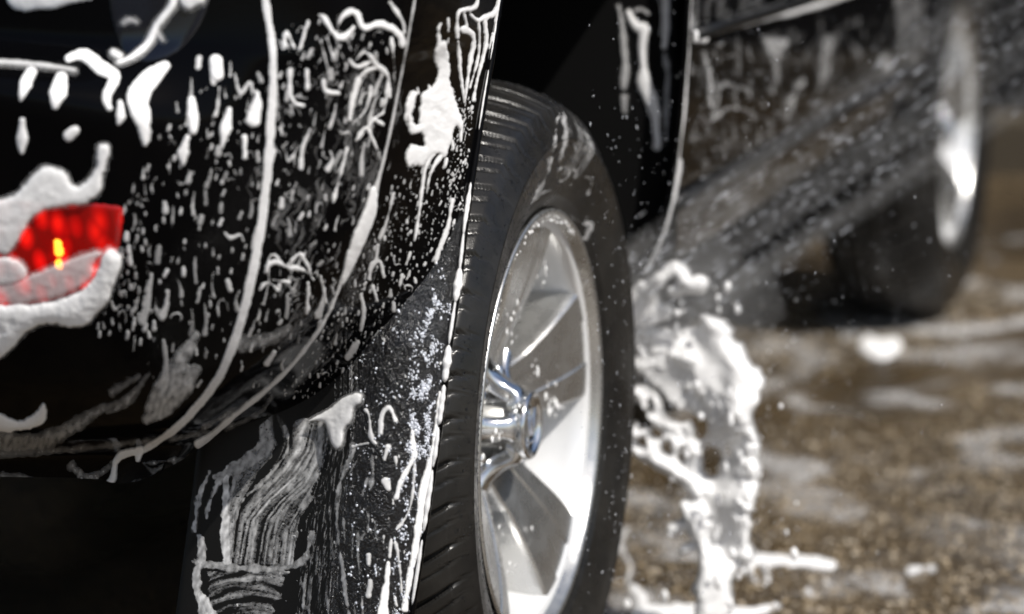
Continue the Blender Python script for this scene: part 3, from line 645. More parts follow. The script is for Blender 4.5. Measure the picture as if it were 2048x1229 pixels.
# countless small squiggles and runs: worm-like outlines broken into pieces, stretched downwards
a = S.A; bb = S.B; x_, y_ = S.px, S.py
wx = a+.006*fbm(a*60, bb*60, 71, 2); wy = bb+.006*fbm(a*60+9, bb*60, 72, 2)
n1 = noise(wx*95, wy*42, 11); n2 = noise(wx*150, wy*60, 12)
gate = fbm(a*55, bb*34, 21, 2); gate2 = fbm(a*9, bb*7, 23, 2)
zone = sstep(300, 560, x_)*sstep(20, 160, y_)*sstep(930, 700, y_)*sstep(1., 0., (x_-(830-(y_-60)*.14))/60)
zone = np.maximum(zone*.9, sstep(430, 560, x_)*sstep(40, 160, y_)*sstep(860, 640, y_)*sstep(1, 0, (x_-(800-(y_-60)*.16))/50))
worm = (.085-np.abs(n1))*.0075+np.minimum(0, gate*.0045-.0018)+(zone-1)*.01+gate2*.0006
S.field(worm, .0016, .62)
worm = (.10-np.abs(n2))*.0045+np.minimum(0, noise(a*80, bb*60, 33)*.004-.0019)+(zone-1)*.01
S.field(worm, .0014, .58)
stk = noise(wx*210, wy*26, 102)+.6*noise(wx*420, wy*60, 103)
film = (fbm(a*26, bb*9, 101, 3)+.9*stk-.1)*.003+(zone-1)*.012
S.field(np.minimum(film, .0012), .0006, np.clip(.03+.13*stk, .02, .16))
foam(S.build('soap_suds'), 'fine broken squiggles of foam over the bumper side', 'stuff')
S.dots(115, [(250, 330), (330, 230), (400, 120), (525, 110), (528, 420), (490, 600), (420, 760), (330, 800), (230, 640), (252, 400)], (6, 19), (1.4, 6), (.26, .85), .0024, 3, -.08, 1.0, .04)
S.dots(90, [(250, 400), (400, 150), (525, 150), (528, 420), (490, 600), (420, 760), (300, 760), (230, 640)], (4, 8), (1.2, 3), (.4, .7), .0018, 33, -.08, 1.2, .05)
S.dots(130, [(560, 40), (790, 40), (770, 260), (720, 450), (640, 650), (520, 780), (470, 760), (530, 560)], (5, 15), (1.4, 6.5), (.25, .85), .002, 4, -.17, .95, .07)
S.dots(120, [(560, 60), (790, 60), (770, 260), (720, 450), (640, 650), (520, 780), (470, 760), (530, 560)], (3, 6), (1.2, 3.5), (.4, .7), .0016, 44, -.14, 1.2, .05)
S.dots(520, [(800, 330), (930, 330), (905, 520), (840, 640), (740, 750), (620, 800), (560, 790), (690, 600), (760, 430)], (2.5, 8), (1., 3.4), (.5, .9), .0018, 5, -.16, 1.2, .05)
S.dots(140, [(905, 180), (950, 200), (925, 420), (895, 430)], (3, 6), (1., 3.), (.7, 1.), .0018, 6, -.14)
S.dots(160, [(20, 180), (250, 220), (290, 420), (250, 400), (30, 380)], (5, 13), (1.3, 3.2), (.7, .95), .003, 8, 0) if False else None
S.dots(60, [(170, 480), (300, 330), (300, 700), (200, 680)], (5, 13), (1.3, 4), (.4, .7), .003, 9, -.05)
c9 = lambda p: sc(p, 3.415, 700, 400)
for pts, wd in [([(135, 540), (145, 460), (185, 420), (215, 440), (230, 530)], 9), ([(190, 310), (180, 420)], 7), ([(75, 650), (95, 760), (75, 890)], 9), ([(295, -40), (255, 130), (200, 265)], 7), ([(410, 360), (385, 440)], 8), ([(355, 510), (340, 590)], 7), ([(155, 590), (185, 690)], 8), ([(200, 950), (130, 1060), (20, 1200)], 9), ([(50, 980), (-20, 1080)], 14), ([(300, 710), (295, 760)], 8), ([(700, 0), (670, 170), (625, 300), (590, 400)], 10), ([(590, 430), (640, 500), (670, 470)], 9), ([(620, 460), (610, 510)], 16)]:
    S.stroke(c9(pts), wd, .78, .0022, .8)
foam(S.build('foam_flecks'), 'small foam runs and flecks sliding down the black bumper and quarter panel', 'stuff')
S.stroke([(-40, 134), (60, 138), (150, 150)], [11, 10, 8], .55, .003, .3)  # pale stroke painted along the bumper ledge for its edge highlight
S.stroke([(351, -20), (345, 15), (318, 50), (303, 85), (280, 112), (250, 130), (236, 134)], [15, 15, 15, 16, 13, 8, 7], 1, .006, .3)
foam(S.build('foam_line', lift=.005), 'bright curved foam line above the largest bumper drip, with a pale stroke for the ledge highlight')
S.poly(c7([(20, -80), (700, -80), (690, 10), (560, 20), (400, 70), (250, 75), (160, 95), (50, 40)]), .9, .006, .6)
foam(S.build('foam_patch'), 'blurred foam patch on the tailgate at the top corner')
S.poly(c7([(1300, -60), (1520, -60), (1510, 30), (1440, 45), (1390, 85), (1330, 40)]), .85, .006, .5)
S.stroke(c7([(920, 175), (960, 150), (1010, 165)]), [12, 14, 10], .35, .003, .8); S.stroke(c7([(840, 420), (880, 440)]), [18, 16], .7, .004, .6); S.stroke(c7([(1160, 240), (1200, 300)]), [12, 10], .4, .003, .6)
foam(S.build('foam_patch', lift=.005), 'small foam patch on the dark tail lamp')

# ================================================================== FOAM ON THE MUD GUARD AND LIP
GF = guard_point(np.linspace(0, 9, 420), np.linspace(.66, .24, 620))
S2 = Suds(GF, 2080.)
c5 = lambda p: sc(p, 2.865, 360, 800)
for pts, wd, dn in [([(600, 150), (620, 250), (560, 380), (420, 520), (330, 640), (300, 900)], [14, 14, 16, 14, 14, 8], .5), ([(750, 140), (700, 280), (600, 420), (450, 580), (370, 700), (315, 930)], [10, 12, 13, 13, 12, 9], .5), ([(810, 110), (780, 300), (700, 440), (560, 560), (450, 680), (400, 950)], [16, 18, 22, 14, 14, 10], .58),
                    ([(810, 330), (740, 490), (620, 600), (540, 760), (510, 950)], [14, 20, 12, 11, 8], .48), ([(790, 430), (700, 600), (610, 740), (580, 950)], [12, 14, 11, 10], .5), ([(760, 560), (680, 680), (650, 940)], [8, 9, 7], .45), ([(460, 520), (390, 660), (340, 900)], [5, 6, 5], .4), ([(640, 560), (520, 700), (450, 940)], [6, 7, 6], .42),
                    ([(500, 260), (420, 330), (300, 400), (200, 440)], [26, 26, 20, 10], .6), ([(270, 390), (262, 600), (255, 800), (270, 930)], [16, 18, 22, 18], .95), ([(170, 420), (110, 560), (85, 750)], [9, 11, 14], .7), ([(230, 450), (170, 600), (150, 680)], [16, 14, 8], .7),
                    ([(110, 780), (130, 880), (100, 980), (95, 1080), (130, 1229), (150, 1300)], [14, 22, 24, 16, 22, 26], .72), ([(100, 940), (300, 960), (500, 970), (690, 930), (750, 760)], [14, 11, 12, 12, 8], .55), ([(180, 1000), (300, 1010), (480, 1035), (620, 1000)], [16, 20, 18, 10], .55), ([(170, 1010), (160, 1060), (190, 1090), (330, 1110), (430, 1140), (560, 1090), (600, 1040)], [14, 16, 20, 12, 11, 8, 6], .6),
                    ([(110, 1120), (150, 1180), (190, 1260)], [22, 26, 26], 1.), ([(250, 1190), (400, 1205), (560, 1180)], [5, 5, 4], .5), ([(990, 260), (980, 330), (920, 470), (898, 700), (935, 1000), (965, 1240)], [14, 12, 8, 7, 7, 10], .62), ([(1060, 300), (960, 450), (935, 700), (960, 900)], [4, 5, 4, 4], .5),
                    ([(1080, 420), (1030, 640), (1020, 900), (1050, 1240)], [5, 8, 7, 8], .55), ([(1050, 600), (1080, 700), (1040, 800)], [6, 6, 4], .5), ([(830, 500), (825, 800), (850, 1240)], [2.5, 2.5, 3], .45), ([(775, 560), (760, 900), (740, 1240)], [4, 5, 8], .5), ([(870, 420), (860, 760), (880, 1100)], [2.5, 2.5, 3], .4), ([(1100, 320), (1105, 440), (1085, 520)], [12, 14, 8], .5),
                    ([(720, 980), (700, 1240)], [3, 4], .5), ([(790, 900), (800, 1240)], [3, 3], .45), ([(1000, 560), (985, 900), (1000, 1240)], [3, 3, 3], .45), ([(1120, 700), (1130, 1000)], [3, 3], .4)]:
    if pts[0][1] >= 975 and abs(pts[-1][0]-pts[0][0]) > 250: continue
    hz = abs(pts[-1][0]-pts[0][0]) > 1.3*abs(pts[-1][1]-pts[0][1]); S2.stroke(c5(pts), np.array(wd)*(1.35 if hz else .9 if dn > .6 else .5), dn*(.85 if hz else 1), .0012, 1.6)
# streaks follow the sweep of the wiping: flow lines drawn by hand, then striped across
FL = [(225, [(170, 420), (110, 560), (90, 750), (110, 900), (100, 1060), (120, 1240)]), (250, [(420, 330), (270, 400), (262, 600), (255, 800), (270, 930), (200, 1240)]), (300, [(600, 120), (620, 250), (560, 380), (420, 520), (330, 640), (300, 900), (290, 1240)]), (330, [(750, 100), (700, 280), (600, 420), (450, 580), (370, 700), (330, 930), (330, 1240)]),
      (400, [(812, 80), (780, 300), (700, 440), (560, 560), (450, 680), (400, 950), (400, 1240)]), (510, [(830, 200), (810, 330), (740, 490), (620, 600), (540, 760), (510, 950), (500, 1240)]), (580, [(850, 200), (790, 430), (700, 600), (610, 740), (580, 950), (560, 1240)]), (655, [(870, 200), (770, 560), (690, 680), (655, 940), (640, 1240)]), (760, [(900, 100), (840, 400), (780, 700), (750, 1000), (720, 1240)]), (1000, [(1100, 100), (1040, 400), (1010, 800), (1000, 1240)])]
ys = np.arange(-100, 1260, 4); tab = np.array([[np.interp(y, [q[1] for q in sorted(c_, key=lambda q: q[1])], [q[0] for q in sorted(c_, key=lambda q: q[1])]) for y in ys] for _, c_ in FL]); cv = np.array([c_[0] for c_ in FL], float)
cx = np.clip((S2.px-360)*2.865, 0, 1500); cy = np.clip((S2.py-800)*2.865, -100, 1255); iy = ((cy+100)/4).astype(int)
flow = np.zeros(cx.shape)
for k in np.unique(iy):
    q = iy == k; col = np.maximum.accumulate(tab[:, k]+np.arange(len(cv))*.01); flow[q] = np.interp(cx[q], col, cv)
st = noise(flow/26., cy/700., 60)+.7*noise(flow/11., cy/420., 62)+.22*noise(flow/5.5, cy/260., 63)
regL = sstep(20, 130, cy+60*noise(flow/30., cy*0, 67))*sstep(225, 262, flow)*sstep(700, 640, flow)*sstep(985, 940, cy); regR = sstep(640, 700, flow)*sstep(1000, 900, flow)
stR = .55*noise(flow/9., cy/300., 64)+.8*noise(flow/4.2, cy/200., 65)-.1
pores = np.maximum(0, noise(S2.px/3.2, S2.py/3.2, 66)-.42)*.004
nz3 = 40*noise(cx/50., cy/40., 70)
reg3 = sstep(110, 170, cx+nz3)*sstep(700, 600, cx+.3*(cy-960)+nz3)*sstep(960, 985, cy)
vv = cy-.0011*(cx-400)**2+14*noise(cx/110., cy/70., 77)
st3 = noise(cx/420., vv/40., 68)+.35*noise(cx/200., vv/15., 69)
sdf = np.maximum((st*.5+.22)*.0032-.02*(1-regL), (stR+.02)*.0028-.02*(1-regR)); sdf = np.maximum(sdf, (st3*.5+.16)*.0034-.02*(1-reg3))-pores
S2.field(sdf, .0009, np.clip(.36+.5*st+.25*sstep(420, 250, flow), .22, .9)*regL+.45*regR+np.clip(.34+.55*st3, .16, .75)*reg3)
foam(S2.build('foam_streaks', soft=.0022), 'wavy grey foam streaks wiped down the black mud guard', 'stuff')
S2.poly(c5([(740, 125), (830, 112), (860, 150), (890, 270), (930, 287), (960, 250), (965, 160), (1010, 120), (1020, 40), (1062, 20), (1070, -50), (960, -20), (880, 50), (760, 110)]), 1, .007, .5)
foam(S2.build('foam_drip', lift=.006), 'short fat cream foam drip between bumper corner and mud guard')
for pts, wd, dn in [([(1490, -40), (1480, 100), (1462, 250), (1425, 400), (1395, 520), (1380, 620), (1362, 740), (1338, 900), (1308, 1060), (1285, 1200)], [9, 16, 12, 17, 22, 14, 18, 13, 12, 14], .95), ([(1330, 180), (1340, 300), (1330, 350), (1268, 460), (1240, 560)], [9, 14, 10, 12, 9], .9), ([(1345, 360), (1330, 560), (1290, 680), (1240, 740)], [7, 6, 7, 7], .7),
                    ([(1150, 190), (1158, 90), (1200, 50), (1232, 120)], [12, 12, 12, 8], .9), ([(1210, 800), (1200, 900)], [9, 7], .8), ([(1230, 820), (1250, 900), (1270, 1100)], [7, 7, 6], .7), ([(1192, 935), (1180, 1080), (1165, 1200), (1160, 1300)], [9, 14, 22, 34], 1.), ([(1060, 60), (1085, 100), (1095, 200), (1120, 250)], [8, 6, 10, 7], .8),
                    ([(990, 270), (1075, 250)], [6, 5], .8), ([(1190, 270), (1170, 340)], [13, 10], .8), ([(1235, 330), (1240, 380)], [8, 5], .7), ([(1180, 470), (1195, 510)], [18, 12], .8), ([(1080, 890), (1080, 940)], [12, 10], .8), ([(1170, 780), (1165, 820)], [7, 5], .7), ([(1090, 1040), (1080, 1120)], [11, 13], .7), ([(1230, 1130), (1240, 1180)], [8, 8], .8)]:
    S2.stroke(c5(pts), np.array(wd), dn, .0035, .8)
foam(S2.build('foam_edging'), 'broken white foam edging along the outer rim of the mud guard')
S2.dots(170, [(770, 640), (910, 560), (880, 800), (840, 1100), (640, 1229), (450, 1229), (560, 950), (740, 900)], (2, 4.5), (1, 1.8), (.4, .9), .0014, 12, 0)
foam(S2.build('foam_flecks'), 'tiny foam flecks scattered over the mud guard', 'stuff')
# glare put into dense pale beads on the rounded outer part of the guard
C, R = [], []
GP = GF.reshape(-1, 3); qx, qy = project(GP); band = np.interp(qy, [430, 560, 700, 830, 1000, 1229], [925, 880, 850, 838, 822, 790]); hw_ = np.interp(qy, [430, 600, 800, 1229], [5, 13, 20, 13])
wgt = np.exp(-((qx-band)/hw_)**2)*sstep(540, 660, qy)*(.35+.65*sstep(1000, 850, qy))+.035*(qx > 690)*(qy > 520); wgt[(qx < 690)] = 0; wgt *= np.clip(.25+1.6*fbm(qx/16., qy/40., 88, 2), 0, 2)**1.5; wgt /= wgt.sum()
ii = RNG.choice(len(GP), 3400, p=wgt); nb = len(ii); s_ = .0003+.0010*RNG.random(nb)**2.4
tag(blobs('water_and_glare_beads', GP[ii]+RNG.normal(size=(nb, 3))*.0006, np.stack([s_, s_*.6, s_*1.2], -1), 'bead', sub=2, jit=.06, stretch=1), 'pale beads painted in for the glare on the outer curve of the mud guard', 'water', kind='stuff')
# beaded edge along the arch lip itself
vs, fs = [], []
for y0, y1, wd in [(-20, 120, 3), (140, 260, 3), (365, 470, 8), (465, 545, 6), (535, 605, 15), (600, 690, 6), (690, 765, 15), (770, 850, 11), (855, 935, 8), (940, 1065, 9), (1080, 1210, 7)]:
    n_ = 26; yy = np.linspace(y0, y1, n_); q = [(np.interp(y, [p_[1] for p_ in LIP_PX], [p_[0] for p_ in LIP_PX])-1, y) for y in yy]
    pt = np.array([on_plane(q_, 0, np.interp(q_[1], [p_[1] for p_ in LIP_PX], LIP_X)+.001) for q_ in q])
    u_ = np.linspace(0, 1, n_); ra = wd/2/2080*np.clip(4*u_*(1-u_), 0, 1)**.5*(1+.45*noise(yy/17., yy*0+wd, 3))+.0002
    v_, f_ = tube(pt, ra, 10); o_ = len(vs); vs += list(v_); fs += [tuple(i+o_ for i in f) for f in f_]
foam(mesh_obj('foam_edging', np.array(vs), fs, 'foamsolid'), 'thin white foam bead clinging to the wheel arch edge', 'stuff')

# ================================================================== FOAM ON THE SIDE AND INSIDE THE ARCH
Yq = np.concatenate([np.linspace(.4565, 1.2, 330), np.linspace(1.2, 2.3, 240)[1:]])
zz = cspline(np.arange(10), np.stack([dx, dz], 1), np.linspace(1.2, 7.6, 420))
PD = np.stack([np.broadcast_to(zz[None, :, 0]+.0016, (len(Yq), 420)), np.broadcast_to(Yq[:, None], (len(Yq), 420)), np.broadcast_to(zz[None, :, 1], (len(Yq), 420))], -1)
S4 = Suds(PD, 1500.)
S4.wob = fbm(S4.px/30., S4.py/40., 5, 3)*4
c8 = lambda p: sc(p, 1.982, 1200, 0); c6 = lambda p: sc(p, 3.511, 1150, 0)
S4.stroke(c6([(790, -60), (780, 200), (768, 420), (752, 660), (728, 900), (700, 1100), (690, 1200)]), [9, 9, 8, 9, 9, 11, 12], .85, .006, .3)
S4.stroke(c8([(302, 640), (282, 760), (240, 900), (175, 1080)]), [12, 16, 18, 14], .8, .006, .4)
foam(S4.build('foam_line', lift=.003), 'pale foam line along the front edge of the rear wheel arch')
S4.stroke(c8([(350, 143), (385, 150)]), [26, 18], 1, .008, .4); S4.stroke(c8([(370, 140), (500, 98), (620, 62), (700, 45), (860, 5), (980, -30)]), [14, 17, 22, 24, 18, 8], 1, .007, .6)
foam(S4.build('foam_line', lift=.0085), 'bright white band of foam lying along the door moulding')
S4.dots(120, [(1380, 120), (1500, 85), (1700, 40), (1880, 20), (1865, 190), (1720, 230), (1560, 260), (1400, 280)], (5, 15), (2, 8), (.14, .46), .003, 61, -.03, 1.1, .05)
S4.dots(40, [(1380, 250), (1560, 230), (1560, 330), (1400, 380)], (8, 20), (1, 3), (.1, .25), .003, 62, .0, .8, .3)
for pts, wd, dn in [([(415, 215), (432, 300), (436, 420)], [14, 11, 7], .5), ([(440, 370), (500, 335), (535, 352)], [9, 12, 8], .32), ([(430, 490), (490, 440), (530, 430), (580, 440), (610, 470)], [10, 13, 12, 11, 6], .42), ([(470, 180), (510, 160), (545, 190)], [9, 9, 7], .3), ([(660, 165), (690, 185), (735, 165)], [20, 40, 18], .42), ([(690, 190), (700, 330)], [36, 12], .3),
                    ([(800, 320), (760, 400), (735, 480)], [10, 16, 8], .4), ([(900, 170), (890, 280), (860, 380)], [28, 26, 12], .3), ([(1130, 240), (1140, 280)], [26, 20], .4), ([(460, 790), (560, 735), (650, 680)], [15, 17, 16], .6), ([(345, 815), (440, 755)], [9, 8], .45), ([(1190, -10), (1200, 220)], [26, 14], .25), ([(1240, -10), (1235, 260)], [22, 12], .22), ([(1280, 0), (1270, 300)], [16, 10], .2)]:
    S4.stroke(c8(pts), np.array(wd), dn, .003, 1.4)
foam(S4.build('foam_streaks', soft=.005), 'blurred foam runs on the door between molding and sill', 'stuff')
ln = noise(S4.A*150+.8*noise(S4.A*40, S4.px*0+S4.py/50., 5), S4.py/120., 70)
v1 = (.14-np.abs(ln))*.006+np.minimum(0, noise(S4.A*40, S4.py/55., 71)*.006+.0006)-.01*(1-sstep(60, 130, S4.py-(-(S4.px-1377)*.275+0))*sstep(520, 380, S4.py+.2*(S4.px-1400)))
S4.field(v1-.0026, .0016, .34)
v2 = (.2-np.abs(noise(S4.A*120, S4.B*120, 75)))*.004+noise(S4.A*30, S4.B*20, 76)*.003-.0012-.02*(S4.py > -(S4.px-1377)*.275+60)
S4.field(v2-.0006, .0016, .4)
foam(S4.build('soap_suds'), 'thin vertical trails of suds on the blurred black doors', 'stuff')
# liner wall at the front of the rear arch
LX = np.linspace(.0, -.12, 120); LZ = np.linspace(.9, .5, 320)
PL = np.stack([np.broadcast_to(LX[:, None], (120, 320)), np.full((120, 320), .4868), np.broadcast_to(LZ[None], (120, 320))], -1)
S5 = Suds(PL, 1650.)
S5.stroke(c6([(375, 90), (430, 190), (480, 210), (470, 330), (480, 480), (480, 570), (520, 680), (560, 800), (570, 920), (575, 1030)]), [12, 20, 22, 15, 15, 28, 28, 20, 14, 15], .95, .007, .5)
S5.stroke(c6([(420, 85), (460, 70), (515, 100)]), [7, 6, 7], .5, .003, .6)
foam(S5.build('foam_drip'), 'white lumpy foam drip running down the arch liner in front of the wheel')
S5.stroke(c6([(305, 50), (330, 200), (350, 420), (345, 560), (340, 620)]), [10, 10, 14, 16, 10], .5, .004, .7); S5.stroke(c6([(345, 690), (345, 780)]), [14, 12], .4, .003, .8)
foam(S5.build('foam_drip'), 'faint grey foam trail deeper inside the wheel arch')
S5.stroke(c6([(630, -40), (640, 150), (625, 330)]), [14, 13, 11], .9, .005, .4); S5.stroke(c6([(585, -20), (612, 100), (600, 250)]), [5, 6, 4], .6, .004, .4); S5.stroke(c6([(630, 380), (640, 440), (650, 560), (640, 720), (640, 1000)]), [9, 14, 10, 9, 8], .42, .003, 1.2)
foam(S5.build('foam_drip'), 'narrow foam trail beside the arch front edge, high up')

# ================================================================== FOAM ON THE WHEEL
def wheel_surface(r0, r1, a0, a1, xf, nr, na):
    r = np.linspace(r0, r1, nr); a = np.linspace(a0, a1, na); R, A = np.meshgrid(r, a, indexing='ij')
    return np.stack([xf(R), R*np.cos(A), WR+R*np.sin(A)], -1)
prof = np.array([(-.0262, .239), (-.0218, .2475), (-.0202, .2505), (-.0158, .262), (-.0118, .275), (-.0083, .287), (-.0058, .299), (-.0046, .3085), (-.0052, .3112), (-.009, .321), (-.015, .329), (-.0205, .3388)])
PT = wheel_surface(.240, .3385, math.radians(20), math.radians(125), lambda R: np.interp(R, prof[:, 1], prof[:, 0])+.0002, 220, 420)
S6 = Suds(PT, 1850.)
ct = lambda p: sc(p, 2.276, 850, 100)
for pts, wd, dn in [([(620, 260), (600, 330), (590, 430), (560, 560), (530, 620), (490, 690)], [16, 7, 7, 8, 8, 5], .55), ([(630, 300), (640, 400), (620, 480), (610, 520)], [12, 10, 8, 6], .42), ([(640, 240), (700, 300)], [12, 8], .55), ([(600, 560), (625, 535), (655, 545), (640, 590), (590, 600)], [5, 6, 6, 6, 5], .6), ([(655, 550), (690, 560), (660, 620)], [4, 4, 4], .5), ([(570, 640), (520, 660), (470, 720)], [4, 4, 4], .5),
                    ([(690, 830), (730, 860), (750, 800), (720, 790)], [8, 12, 9, 6], .5), ([(660, 760), (700, 780), (740, 760)], [5, 6, 5], .4), ([(730, 580), (760, 600), (740, 660)], [6, 8, 6], .35), ([(600, 350), (560, 560)], [3, 3], .5), ([(660, 350), (690, 470)], [3, 3], .35), ([(700, 330), (720, 420)], [3, 3], .3)]:
    S6.stroke(ct(pts), np.array(wd)*.9, dn, .0012, 1.6)
rad = np.linspace(.240, .3385, 220)[:, None]*np.ones((1, 420)); angd = np.linspace(20, 125, 420)[None, :]*np.ones((220, 1))
reg = sstep(56, 61, angd+(.3385-rad)*-160)*sstep(80, 72, angd+(.3385-rad)*-160)*sstep(.25, .275, rad)
smr = (noise(angd*1.6+(.3385-rad)*-256, rad*14, 81)+.5*noise(angd*4-(.3385-rad)*640, rad*40, 82)-.02)*.003-.012*(1-reg)
S6.field(smr, .0007, .42)
foam(S6.build('foam_streaks', soft=.0022), 'thin foam smear running down the tyre sidewall above the rim', 'stuff')
# spots on spokes: small flattened drops at the spoke faces
spots = []
def spot(pts, k, ox, oy, r, xp): spots.extend([(x/k+ox, y/k+oy, r, xp) for x, y in pts])
spot([(520, 370), (540, 400), (570, 400), (590, 470), (570, 500), (640, 520), (700, 470), (710, 520), (630, 590), (690, 640), (610, 270), (480, 580), (460, 650), (470, 690), (460, 820), (430, 910), (405, 965), (370, 1075), (410, 1090), (410, 1170)], 4.389, 930, 420, 4, -.055)
spot([(880, 240), (910, 220), (920, 260), (830, 320), (800, 390), (850, 390), (880, 370), (900, 400), (850, 440), (830, 350), (940, 140), (950, 200), (735, 580), (760, 620), (740, 640), (800, 560), (820, 590), (870, 500), (880, 560), (850, 590), (960, 540), (1000, 520), (1040, 505), (1080, 490), (640, 290), (635, 250), (710, 500), (1090, 400)], 4.389, 930, 680, 5, -.052)
spot([(180, 200), (150, 350), (115, 510), (150, 540), (140, 610), (130, 730), (90, 910), (95, 990), (90, 1050), (160, 1030), (270, 810), (470, 850), (300, 870), (240, 880)], 4.389, 930, 680, 5, -.055)
spot([(690, 390), (700, 460), (720, 540), (730, 640), (740, 760), (750, 820), (790, 760), (795, 650), (840, 590), (770, 510), (600, 580), (570, 500), (690, 690), (320, 550), (360, 870), (350, 1150), (290, 490), (380, 800)], 4.253, 930, 940, 4, -.052)
C, R = [], []
for x, y, r, xp in spots:
    P0 = on_plane((x, y), 0, xp); k = r*(.6+.8*random.random())*3.4/FPX*.9
    C.append(P0); R.append((k*.5, k*1.2, k*(1.1+random.random()*1.4)))
    for j in range(2):
        q = on_plane((x+random.gauss(0, 8), y+random.gauss(0, 14)), 0, xp); s = k*random.uniform(.25, .6); C.append(q); R.append((s*.6, s, s*1.3))
for k in range(150):                                        # drops caught along the rim flange, upper left
    a = math.radians(random.uniform(58, 150)); r = random.choice((.2255, .2275, .230, .2215)); s = random.uniform(.0008, .0022)
    C.append((-.0245+random.uniform(-.004, .001), r*math.cos(a), WR+r*math.sin(a))); R.append((s*.7, s, s*1.2))
n0 = len(C); 
bl = blobs('foam_flecks', np.array(C), np.array(R), 'foamsolid', sub=1, jit=.1, stretch=1)
foam(bl, 'small foam flecks and drops on the silver wheel spokes and rim', 'stuff')
# water beads on the tyre
C, R = [], []
for k in range(2600):
    a = math.radians(random.uniform(40, 215)); r = random.uniform(.25, .337)
    if random.random() < .35: a = math.radians(random.uniform(95, 190))
    x = np.interp(r, prof[:, 1], prof[:, 0]); s = .0004+.0011*random.random()**3
    C.append((x, r*math.cos(a), WR+r*math.sin(a))); R.append((s*.8, s, s))
for k in range(900):
    a = math.radians(random.uniform(70, 175)); x = random.uniform(-.022, -.12); r = .371-.0315*abs((x+.1175)/.1)**2.3; s = .0005+.0013*random.random()**3
    C.append((x, r*math.cos(a), WR+r*math.sin(a))); R.append((s, s, s*.8))
tag(blobs('water_and_glare_beads', np.array(C), np.array(R), 'drop', sub=2, jit=0, stretch=1), 'clear water beads standing on the wet black tyre', 'water', kind='stuff')

# ================================================================== FOAM FALLING BESIDE THE WHEEL
def sheet(name, label, polys, strokes, holes, yplane, step=2.2, thick=.02, film=()):
    """a lump of foam with its own depth: outline drawn on an upright plane, swelling to both sides"""
    allp = np.array([q for p_ in polys for q in p_]+[q for s_ in strokes for q in s_[0]]); lo = allp.min(0)-24; hi = allp.max(0)+24
    xs = np.arange(lo[0], hi[0], step); ys = np.arange(lo[1], hi[1], step)
    d0 = np.array([[on_plane((x, y), 1, yplane) for y in ys] for x in xs])
    T = Suds(d0, 1580.)
    T.wob = fbm(T.px/28., T.py/28., 91, 3)*5
    for p_ in polys: T.poly(p_, 1, thick, 1.)
    for s_, wd in strokes: T.stroke(s_, np.array(wd)*1., 1, thick, .9)
    sd = T.sd.copy()+.0048
    for h_, r in holes:
        D = np.min([np.hypot((T.px-q[0]), (T.py-q[1])*.8)-r for q in h_], 0)+T.wob*1.2; sd = np.minimum(sd, D/1580.)
    d = np.clip(sd/thick, 0, 1); h = thick*np.sqrt(np.clip(1-(1-d)**2, 0, 1))
    h = h*(1+.14*fbm(T.px/60., T.py/60., 41, 2))+np.where(sd > .002, .006*fbm(T.px/60., T.py/60., 44, 2), 0)*.5
    for h_, r in film:
        D = np.min([np.hypot(T.px-q[0], (T.py-q[1])*.8)-r for q in h_], 0); h = h*(.22+.78*sstep(-14, 26, D+T.wob*2))
    h = np.maximum(h, 0)
    mid = .022*fbm(T.px/150., T.py/150., 47, 2)
    F0 = sd > 0; c = F0[:-1, :-1] | F0[1:, :-1] | F0[:-1, 1:] | F0[1:, 1:]
    n, mm = sd.shape; F = grid_faces(n, mm)[c.ravel()]
    dirY = np.array([0, -1., 0]); A_ = (d0+dirY*(h+mid)[..., None]).reshape(-1, 3); B_ = (d0+dirY*(-h*.8+mid)[..., None]).reshape(-1, 3)
    # border vertices pulled to zero thickness
    u, inv = np.unique(F, return_inverse=True); Fa = inv.reshape(F.shape); nU = len(u)
    V = np.vstack([A_[u], B_[u]]); FF = np.vstack([Fa, Fa[:, ::-1]+nU])
    al = np.clip(.42+.95*h/thick, .42, 1).ravel()[u]; al = al*np.clip(sd/.003, .25, 1).ravel()[u]
    o = mesh_obj(name, V, FF, 'foam', None, True, np.concatenate([al, al])); me = o.data
    bm = bmesh.new(); bm.from_mesh(me); bmesh.ops.remove_doubles(bm, verts=bm.verts[:], dist=.00002); bm.to_mesh(me); bm.free()
    me.polygons.foreach_set('use_smooth', np.full(len(me.polygons), True))
    return foam(o, label)
cs = lambda p: sc(p, 1.686, 1200, 500)
